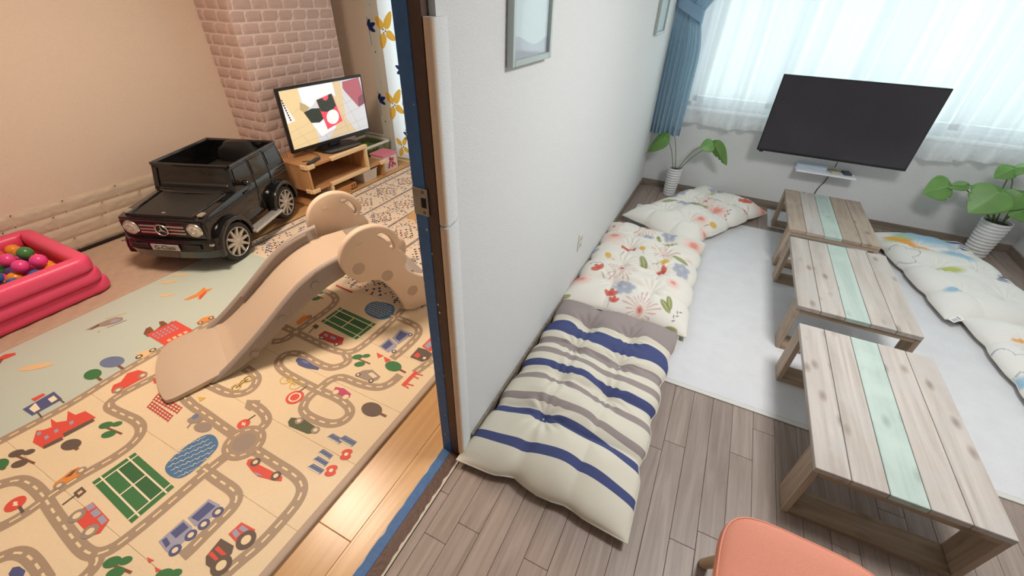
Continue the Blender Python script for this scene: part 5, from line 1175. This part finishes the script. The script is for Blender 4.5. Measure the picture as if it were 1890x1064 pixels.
# recessed groove along the far wall, knobs and embossed loops on the near wall
gp = [(.36, .165), (.50, .285), (.60, .365), (.69, .405), (.76, .425)]
MB().tube([S(a, WDT-.0145, b) for a, b in smooth_poly(gp, 2, False)], .011, 8, flat=.9).build('groove', mat('groove_grey', (146, 132, 122), .6), s2, True)
MB().tube([S(.80, WDT-.016, .437), S(.80, WDT-.020, .437)], .014, 14).build('knob', gry, s2, True)
for a, b in ((.31, .082), (.475, .225), (.665, .352)):
    k_ = MB(); k_.tube([S(a, -.021, b), S(a, -.027, b)], .019, 18); k_.tube([S(a, -.026, b)+SA*(.0145*math.cos(x*PI/8))+Vector((0, 0, .0145*math.sin(x*PI/8))) for x in range(16)], .0018, 5, closed=True); k_.build('knob', gry, s1, True)
for (a, b, r1, r2, ro) in ((.37, .135, .055, .022, .7), (.715, .388, .048, .028, .4), (.56, .285, .05, .018, .75)):
    MB().tube([S(a+r1*math.cos(x*PI/12)*math.cos(ro)-r2*math.sin(x*PI/12)*math.sin(ro), -.0215, b+r1*math.cos(x*PI/12)*math.sin(ro)+r2*math.sin(x*PI/12)*math.cos(ro)) for x in range(24)], .0016, 5, closed=True).build('embossed_loop', gry, s1, True)
# cloud-shaped panels (outline from the circle, neck, back lobe and foot); local s0 = .958
def panel(l, nm_cut=True):
    th = .045; s0 = .958
    circ_ = [(.0+.165*math.cos(a), .452+.158*math.sin(a)) for a in [math.radians(d) for d in range(8, 246, 14)]]
    out = circ_+[(-.098, .306), (-.03, .300), (.022, .282), (.079, .185), (.112, .100), (.135, .004), (.33, .004), (.40, .060), (.41, .16), (.37, .20), (.28, .205), (.208, .250), (.174, .285), (.168, .32), (.188, .365), (.172, .405), (.150, .425), (.140, .445)]
    out = smooth_poly(out, 1)
    slot = smooth_poly([(.045, .565), (.085, .545), (.118, .495), (.124, .452), (.104, .448), (.098, .485), (.072, .522), (.040, .545)], 2)
    bm = bmesh.new()
    def ringv(P_, d): return [bm.verts.new(S(s0+p[0], l+d, p[1])) for p in P_]
    def ins(P_, k):
        n_ = len(P_); o_ = []
        for i in range(n_):
            a, b, c_ = Vector(P_[i-1]), Vector(P_[i]), Vector(P_[(i+1) % n_]); e = (b-a).normalized()+(c_-b).normalized(); nn = Vector((-e.y, e.x)).normalized(); o_.append(tuple(b+nn*k))
        return o_
    sides = []
    for P_, sg in ((out, 1), (slot, 1)):
        ar = sum(P_[i-1][0]*P_[i][1]-P_[i][0]*P_[i-1][1] for i in range(len(P_)))
        if ar < 0: P_ = P_[::-1]
        hole = sg if P_[0] != slot[0] and P_[-1] != slot[0] else -1
        is_hole = len(P_) == len(slot); k = -.006 if is_hole else .010
        rg_ = [ringv(ins(P_, k), -th/2), ringv(ins(P_, k*.3), -th/2+.004), ringv(P_, -th/2+.010), ringv(P_, th/2-.010), ringv(ins(P_, k*.3), th/2-.004), ringv(ins(P_, k), th/2)]
        m_ = len(P_)
        for A, B in zip(rg_, rg_[1:]):
            for i in range(m_): bm.faces.new((A[i], A[(i+1) % m_], B[(i+1) % m_], B[i]))
        sides.append(rg_)
    for side_ in (0, -1):
        es = []
        for rg_ in sides:
            V_ = rg_[side_]
            for i in range(len(V_)): es.append(bm.edges.get((V_[i], V_[(i+1) % len(V_)])))
        bmesh.ops.triangle_fill(bm, use_beauty=True, use_dissolve=False, edges=es)
    bmesh.ops.recalc_face_normals(bm, faces=bm.faces)
    me = bpy.data.meshes.new('side_panel'); bm.to_mesh(me); bm.free(); me.materials.append(bge)
    me.polygons.foreach_set('use_smooth', [True]*len(me.polygons)); me.set_sharp_from_angle(angle=math.radians(40))
    o = put('side_panel', me, t); o_ = -1 if l < .2 else 1
    for a, b in ((-.083, .398), (.058, .300), (.190, .145)):
        MB().tube([S(s0+a, l+o_*(th/2-.003), b), S(s0+a, l+o_*(th/2+.0015), b)], .032, 24).build('disc', dot, o, True)
    k_ = MB(); k_.tube([S(s0-.055+.016*math.cos(x), l-(th/2+.0008), .545+.016*math.sin(x)) for x in (3.5, 3.9, 4.3, 4.7, 5.1, 5.5, 5.9)], .0022, 5); k_.build('embossed_smile', bge, o, True)
    return o
panel(-.058); panel(WDT+.058)
for (a, z_) in ((1.02, .375), (1.14, .25), (1.26, .125)): MB().bprism([(a-.05, z_-.03), (a+.05, z_-.03), (a+.05, z_), (a-.05, z_)], lambda p, d: S(p[0], WDT/2+d, p[1]), WDT+.075, .006).build('step', gry, t, True)

# ---- television stand: offset box unit
sw1 = wood('stand_oak', (200, 150, 102), (178, 128, 84), .5, 1, .5, randv=.05); sw2 = wood('stand_oak_up', (206, 160, 112), (184, 136, 92), .5, 2, .5, randv=.05); pad = mat('foam_pad', (238, 208, 164), .7, bump=.1, bscale=80)
FX, BX = -2.995, -3.45
t = thing('tv_stand', 'low oak television stand of two offset boxes with cream edge pads', 'television stand', (-3.22, 2.75, 0))
def brd(nm, y0, y1, z0, z1, mt, x0=BX, x1=FX): return MB().box(x0, x1, y0, y1, z0, z1, .002).build(nm, mt, t)
tb_ = brd('top_board', 2.30, 3.0, .338, .358, sw1); brd('side_panel', 2.302, 2.322, .150, .338, sw2); brd('side_panel', 2.970, 2.990, .150, .338, sw2); mb_ = brd('middle_board', 2.30, 3.215, .130, .150, sw1)
brd('side_panel', 2.503, 2.523, .018, .130, mat('stand_white', (214, 200, 182), .6)); brd('side_panel', 3.190, 3.210, .001, .130, sw2); bs_ = brd('base_board', 2.275, 2.72, .001, .018, sw1)
brd('back_panel', 2.325, 2.968, .150, .338, mat('stand_back', (150, 112, 80), .7), BX, BX+.008); brd('back_panel', 2.525, 3.188, .020, .130, mat('stand_back', (150, 112, 80), .7), BX, BX+.008)
def pads(parent, boxes):
    for b in boxes: MB().box(*b, .004).build('edge_pad', pad, parent)
pads(tb_, ((FX-.004, FX+.012, 2.296, 2.375, .330, .3665), (FX-.07, FX-.005, 2.288, 2.304, .330, .3665), (FX-.025, FX+.012, 2.56, 3.005, .334, .3665), (FX-.30, FX-.22, 2.988, 3.012, .334, .3665), (BX+.02, BX+.09, 2.288, 2.304, .330, .3665)))
pads(mb_, ((FX-.004, FX+.012, 2.292, 2.375, .122, .156), (FX-.07, FX-.005, 2.286, 2.302, .122, .156), (FX-.022, FX+.012, 2.51, 2.995, .124, .157), (FX-.02, FX+.012, 3.15, 3.228, .122, .156)))
pads(bs_, ((FX-.004, FX+.010, 2.268, 2.345, .001, .026),))
MB().box(FX-.022, FX+.012, 2.968, 2.995, .158, .333, .004).build('edge_pad', pad, t)
MB().box(FX-.002, FX+.010, 2.502, 2.526, .002, .122, .003).build('edge_pad', pad, t)
# ---- television on the stand
TVc = Vector((-3.20, 2.83, 0)); TR = math.radians(-3.5)
t = thing('tabletop_television', 'black television showing bib cards on a tiled floor, standing on the oak stand', 'television', (TVc.x, TVc.y, .3585), TR, w=False)
tvb = mat('tv_gloss_black', (26, 25, 27), .28); ZO = -.3585
MB().bprism(smooth_poly([(-.13, -.20), (.10, -.20), (.13, -.12), (.13, .12), (.10, .20), (-.13, .20)], 1), lambda p, d: (p[0]+.03, p[1], .0075+d), .014, .004).build('stand_foot', tvb, t, True)
MB().box(-.04, -.005, -.06, .06, .0145, .10, .006).build('stand_neck', tvb, t)
sz0, sz1, sy = .402+ZO, .915+ZO, .446
MB().box(-.035, .0, -sy, sy, sz0, sz1, .006).build('housing', tvb, t)
MB().box(-.07, -.035, -sy*.6, sy*.6, sz0+.05, sz1-.10, .01).build('back_cover', tvb, t)
a0, a1, b0, b1 = -sy+.020, sy-.020, sz0+.034, sz1-.020
def glow(nm, col, e=.55): return mat('screen_'+nm, col, .35, emit=e)
scr_ = MB().box(-.001, .0012, a0, a1, b0, b1).build('screen', glow('tile', (196, 200, 206)), t)
q = lambda x, y: (a0+(a1-a0)*x, b1+(b0-b1)*y, )      # screen fractions
# the crop (480,120)-(800,440) at 3.325: picture corners measured there
CN = [Vector((128, 158)), Vector((603, 85)), Vector((640, 402)), Vector((218, 527))]
def sp_(px, py):
    # invert the quad map by a few Newton steps
    u, v = .5, .5; P = Vector((px, py))
    for _ in range(12):
        f_ = CN[0]*(1-u)*(1-v)+CN[1]*u*(1-v)+CN[2]*u*v+CN[3]*(1-u)*v-P
        du = (CN[1]-CN[0])*(1-v)+(CN[2]-CN[3])*v; dv = (CN[3]-CN[0])*(1-u)+(CN[2]-CN[1])*u; det = du.x*dv.y-du.y*dv.x
        u -= (f_.x*dv.y-f_.y*dv.x)/det; v -= (du.x*f_.y-du.y*f_.x)/det
    return (min(max(u, 0), 1), min(max(v, 0), 1))
SC = {}; lyr = [0]
def spoly(pts, nm, col):
    lyr[0] += 1; mb = MB(); mb.face([(.0012+.00006*lyr[0], q(*sp_(*p))[0], q(*sp_(*p))[1]) for p in pts]); return mb.build('picture_area', glow(nm, col), scr_)
spoly([(128, 158), (225, 140), (245, 240), (330, 410), (350, 490), (218, 527)], 'tan', (214, 194, 150)); spoly([(420, 112), (470, 108), (500, 330), (560, 420), (400, 470), (440, 390)], 'tan2', (206, 186, 150))
spoly([(225, 142), (420, 112), (440, 200), (410, 180), (330, 210), (300, 260), (255, 240)], 'wall', (222, 230, 238)); spoly([(236, 228), (265, 240), (290, 265), (262, 292), (240, 275)], 'ochre', (176, 156, 110))
for (a, b) in (((180, 420), (640, 180)), ((190, 470), (640, 250)), ((200, 515), (640, 330)), ((300, 500), (160, 300)), ((400, 470), (250, 250)), ((520, 430), (420, 190)), ((590, 410), (480, 200)), ((150, 330), (260, 240)), ((640, 300), (560, 110)), ((330, 490), (640, 380))):
    d = (Vector(b)-Vector(a)).normalized(); n_ = Vector((-d.y, d.x))*.9; spoly([Vector(a)-n_, Vector(b)-n_, Vector(b)+n_, Vector(a)+n_], 'line', (168, 160, 150))
spoly([(130, 165), (140, 205), (215, 338), (175, 358)], 'card0', (232, 228, 230))
for i in range(9): x_ = 140+i*6; y_ = 205+i*15; spoly([(x_, y_), (x_+9, y_+6), (x_+6, y_+16), (x_-1, y_+9)], 'ink', (62, 40, 58))
spoly([(258, 290), (300, 268), (360, 320), (440, 392), (360, 450)], 'card1', (226, 232, 240)); spoly([(258, 290), (300, 268), (345, 268), (368, 335), (345, 358), (300, 358)], 'bib1', (44, 52, 42))
spoly([(326, 218), (415, 180), (478, 352), (390, 405)], 'card2', (222, 76, 98)); spoly([(326, 218), (360, 206), (368, 220), (385, 222), (395, 205), (393, 188), (415, 180), (440, 255), (420, 280), (385, 292), (352, 288)], 'bib2', (46, 54, 44))
spoly([(420+36*math.cos(a*PI/14), 325+46*math.sin(a*PI/14)) for a in range(28)], 'disc', (232, 228, 232))
spoly([(483, 112), (590, 86), (622, 180), (620, 245), (582, 266), (500, 172), (484, 150)], 'box', (164, 92, 104)); spoly([(580, 205), (615, 183), (622, 240), (582, 266)], 'box2', (120, 76, 84))
o = MB(Matrix.Translation((-3.045, 2.42, .3586)) @ Matrix.Rotation(.35, 4, 'Z')); o.box(-.02, .02, -.085, .085, 0, .016, .005)
r_ = thing('remote_control', 'black remote control on the oak television stand', 'remote control', (-3.045, 2.42, .3586)); o.build('case', bk2, r_)
kb = MB(o.T)
for i in range(3):
    for j in range(7): kb.box(-.013+i*.010, -.007+i*.010, -.07+j*.019, -.059+j*.019, .016, .0178)
kb.build('buttons', mat('button_dark', (84, 84, 88), .5), r_)
o = MB().tube(smooth_poly([(-3.12, 2.37, .364), (-3.05, 2.44, .364), (-3.06, 2.52, .366), (-3.17, 2.56, .372), (-3.26, 2.50, .40)], 2, False), .0035, 6).build('cable', mat('cable_dark', (60, 54, 52), .6), None, True); recenter(o); tag(o, 'thin dark cable curling in front of the smaller television foot', 'cable')
mb = MB()
for k in range(5): mb.tube([(-3.36+.01*k, 2.34+.012*k, .3587), (-3.36+.012*k, 2.335+.010*k, .42), (-3.37+.016*k, 2.315+.018*k, .45+.012*(k % 3))], .0022, 5)
o = mb.build('cable_bundle', mat('cable_grey', (120, 104, 94), .6), None, True); recenter(o); tag(o, 'upright bundle of thin cables behind the smaller television', 'cable')

# ---- boxes round the stand
o = thing('storage_bin', 'small white plastic bin in the lower stand compartment', 'bin', (-3.10, 3.02, .001))
def bucket(x0, x1, y0, y1, z0, z1, tp_, th, mt, par, nm='bin_body'):
    mb = MB(); A = []
    for (k, z_, i_) in ((0, z0, 0), (tp_, z1, 0), (tp_, z1, th), (0, z0+th, th)): A.append([mb.v((x, y, z_)) for x, y in ((x0-k+i_, y0-k+i_), (x1+k-i_, y0-k+i_), (x1+k-i_, y1+k-i_), (x0-k+i_, y1+k-i_))])
    for a, b in zip(A, A[1:]):
        for j in range(4): mb.f([a[j], a[(j+1) % 4], b[(j+1) % 4], b[j]])
    mb.f(A[0][::-1]); mb.f(A[3]); return mb.build(nm, mt, par)
wht = mat('bin_white', (226, 220, 212), .5); bucket(-3.19, -3.030, 2.935, 3.105, .001, .105, .012, .003, wht, o)
mb = MB(); e_ = .012
for b in ((-3.205, -3.015, 2.918, 2.926), (-3.205, -3.015, 3.114, 3.122), (-3.207, -3.199, 2.918, 3.122), (-3.021, -3.013, 2.918, 3.122)): mb.box(*b, .1005, .108, .002)
mb.build('rim', wht, o)
o = thing('puzzle_box', 'flat wooden puzzle box with dark printed marks in the lower stand compartment', 'box', (-3.08, 2.655, .018))
MB().box(-3.16, -3.003, 2.535, 2.80, .0185, .066, .003).build('case', wood('puzzle_wood', (214, 160, 100), (196, 140, 84), .5, 1, .4, randv=0), o)
mb = MB()
for y_ in (2.735, 2.765): mb.box(-3.0032, -3.0022, y_, y_+.016, .030, .056, 0)
mb.box(-3.0032, -3.0022, 2.56, 2.575, .03, .055); mb.box(-3.0032, -3.0022, 2.585, 2.60, .03, .045); mb.build('printed_marks', mat('puzzle_ink', (92, 60, 44), .6), o)
o = thing('toy_box', 'white box with pink lid and pink printed flowers beside the oak stand', 'box', (-3.12, 3.35, 0))
MB().box(-3.205, -3.03, 3.245, 3.45, .0006, .158, .003).build('box_body', mat('box_white', (230, 214, 208), .6), o); MB().box(-3.211, -3.024, 3.239, 3.456, .159, .180, .004).build('lid', mat('box_pink', (222, 128, 152), .5), o)
rr = random.Random(4); mb = MB()
for c_ in ((3.345, .105), (3.375, .080), (3.325, .075), (3.36, .050), (3.34, .130), (3.38, .118), (3.31, .05), (3.40, .055)):
    for k in range(5): a = k*2*PI/5+rr.uniform(0, 1); mb.face([(-3.0292, c_[0]+.012*math.cos(a)+.009*math.cos(x*PI/4), c_[1]+.012*math.sin(a)+.009*math.sin(x*PI/4)) for x in range(8)])
mb.build('printed_flowers', mat('flower_pink', (206, 70, 106), .6), o)['kind'] = 'stuff'
o = thing('storage_tub', 'clear storage tub with white rim and green contents, below the flowered curtain', 'tub', (-3.38, 3.43, 0))
clr = glass_thin('tub_clear', (236, 240, 236), .12); bucket(-3.55, -3.245, 3.235, 3.58, .0006, .215, .012, .003, clr, o, 'tub_body')
mb = MB()
for b in ((-3.57, -3.225, 3.220, 3.234), (-3.57, -3.225, 3.582, 3.596), (-3.57, -3.555, 3.220, 3.596), (-3.242, -3.225, 3.220, 3.596)): mb.box(*b, .212, .236, .003)
mb.build('rim', mat('tub_rim', (226, 226, 218), .5), o)
mb = MB(); mb.box(-3.535, -3.262, 3.25, 3.565, .006, .17, .01)
for k in range(15): y_ = 3.258+k*.0212; mb.box(-3.260, -3.255, y_, y_+.010, .02, .175+.02*(k % 3), .001)
mb.build('green_contents', mat('tub_green', (118, 176, 64), .6, var=.1), o)
o = MB().box(-3.535, -3.20, 3.19, 3.2145, .05, .295, .003).build('plastic_sheet', mat('panel_white', (224, 220, 212), .4)); recenter(o); o.location = (-3.46, 3.66, .0); o.rotation_euler = (0, 0, .0); tag(o, 'pale plastic tray standing upright behind the clear tub', 'sheet')  # plain white plastic panel set upright behind the tub
# beige wedge on the rug, half hidden by the jamb
c_ = atz(772, 398, .03); o = MB().prism(smooth_poly([(-.10, 0), (.11, 0), (.11, .05), (.02, .085), (-.07, .045)], 1), lambda p: (c_.x+.01+p[0], c_.y-.05, .0065+p[1]), lambda p: (c_.x+.01+p[0], c_.y+.13, .0065+p[1])).build('foam_wedge', mat('wedge_beige', (226, 190, 144), .7), None, True); recenter(o); tag(o, 'small beige foam wedge lying on the geometric rug', 'wedge')

# ---- flowered curtain
def fcf(u, v): x = -3.345+2.30*u; return (x, 3.645+.005*math.sin(2*PI*x/.31+1.0)*(1 if x > -3.25 else max(.15, (x+3.345)/.095))+.0015*math.sin(2*PI*x/.12), .035+2.115*v)
t = thing('flowered_curtain', 'white curtain printed with navy leaves and yellow flowers at the playroom window', 'curtain', (-2.2, 3.64, .03))
MB().grid(230, 8, fcf).build('cloth', cloth_thin('curtain_white', (238, 238, 240), .0, .45), t, 'all', fix=False)
def fy(x): return fcf((x+3.345)/2.30, 0)[1]
cp = {'navy': MB(), 'yellow': MB(), 'sage': MB(), 'ink': MB()}
def petal(col, x, z_, a, ln, wd, lift=.0035):
    n_ = 14; c_, s_ = math.cos(a), math.sin(a); P = []
    for i in range(n_):
        t_ = 2*PI*i/n_; l_ = ln*.5*(1+math.cos(t_)); w_ = wd*.5*math.sin(t_)*(1-.25*math.cos(t_)); xx, zz_ = x+l_*c_-w_*s_, z_+l_*s_+w_*c_; P.append((xx, fy(xx)-lift, zz_))
    cp[col].face(P)
def navy_leaf(x, z_, flip=1, s=1.0):
    for a, l_ in ((1.15, .075), (.35, .105), (-.35, .095)): petal('navy', x, z_, PI/2-flip*(PI/2-a), l_*s, .042*s)
    cp['navy'].face([(x-.003, fy(x)-.0022, z_+.08*s), (x+.003, fy(x)-.0022, z_+.08*s), (x+.014*flip, fy(x)-.0022, z_-.15*s), (x+.010*flip, fy(x)-.0022, z_-.16*s)])
def yflower(x, z_, s=1.0):
    for a, l_ in ((2.2, .12), (1.0, .17), (-.5, .12), (-1.9, .14)): petal('yellow', x+.02*math.cos(a), z_+.02*math.sin(a), a, l_*s, .075*s)
    for dx, dz in ((-.012, .012), (.014, 0), (-.008, -.016)): cp['ink'].face([(x+dx+.008*math.cos(k*PI/5), fy(x)-.0034, z_+dz+.008*math.sin(k*PI/5)) for k in range(10)])
cq = lambda px, py: aty(600+px/5.32, py/5.32, 3.645); cq2 = lambda px, py: aty(640+px/6.65, 160+py/6.65, 3.645)
for x_ in [-3.345+k*.62 for k in range(4)]:
    for z_ in (.612, 1.268, 1.924): navy_leaf(x_+.006, z_, 1)
    for z_ in (.585, 1.245, 1.90): yflower(x_+.20, z_)
    yflower(x_+.24, .16, .7)
    for z_ in (.283, .921, 1.57): navy_leaf(x_+.375, z_, -1)
    for r_, z_ in enumerate((.402, .789, 1.06, 1.448, 1.72, .23)):
        cp['ink'].face([(x_+.055+.02*(r_ % 2)+.007*math.cos(k*PI/4), fy(x_+.06)-.003, z_+.008*math.sin(k*PI/4)) for k in range(8)])
    cp['sage'].face([(x_+.002, fy(x_+.002)-.0012, .04), (x_+.088, fy(x_+.088)-.0012, .04), (x_+.088, fy(x_+.088)-.0012, 2.1), (x_+.002, fy(x_+.002)-.0012, 2.1)] if False else [(x_+.095, fy(x_+.095)-.0012, .3), (x_+.12, fy(x_+.12)-.0012, .34), (x_+.10, fy(x_+.10)-.0012, .38)])
for k_, c_ in (('navy', (52, 66, 122)), ('yellow', (248, 204, 96)), ('sage', (196, 204, 190)), ('ink', (44, 46, 66))): cp[k_].build('printed_'+{'navy': 'leaves', 'yellow': 'flowers', 'sage': 'tints', 'ink': 'dots'}[k_], cloth_thin('curtain_'+k_, c_, 0, .4), t, False, fix=False)['kind'] = 'stuff'
# edge fold of the curtain, its shade over the wall put into the grey
MB().grid(10, 6, lambda u, v: (-3.345+.155*u, fy(-3.345+.155*u)-.0015, .036+2.11*v)).build('shaded_fold', mat('curtain_side', (206, 208, 200), .9), t, 'all', fix=False)
for o in bpy.data.objects:
    if 'w' in o: del o['w']
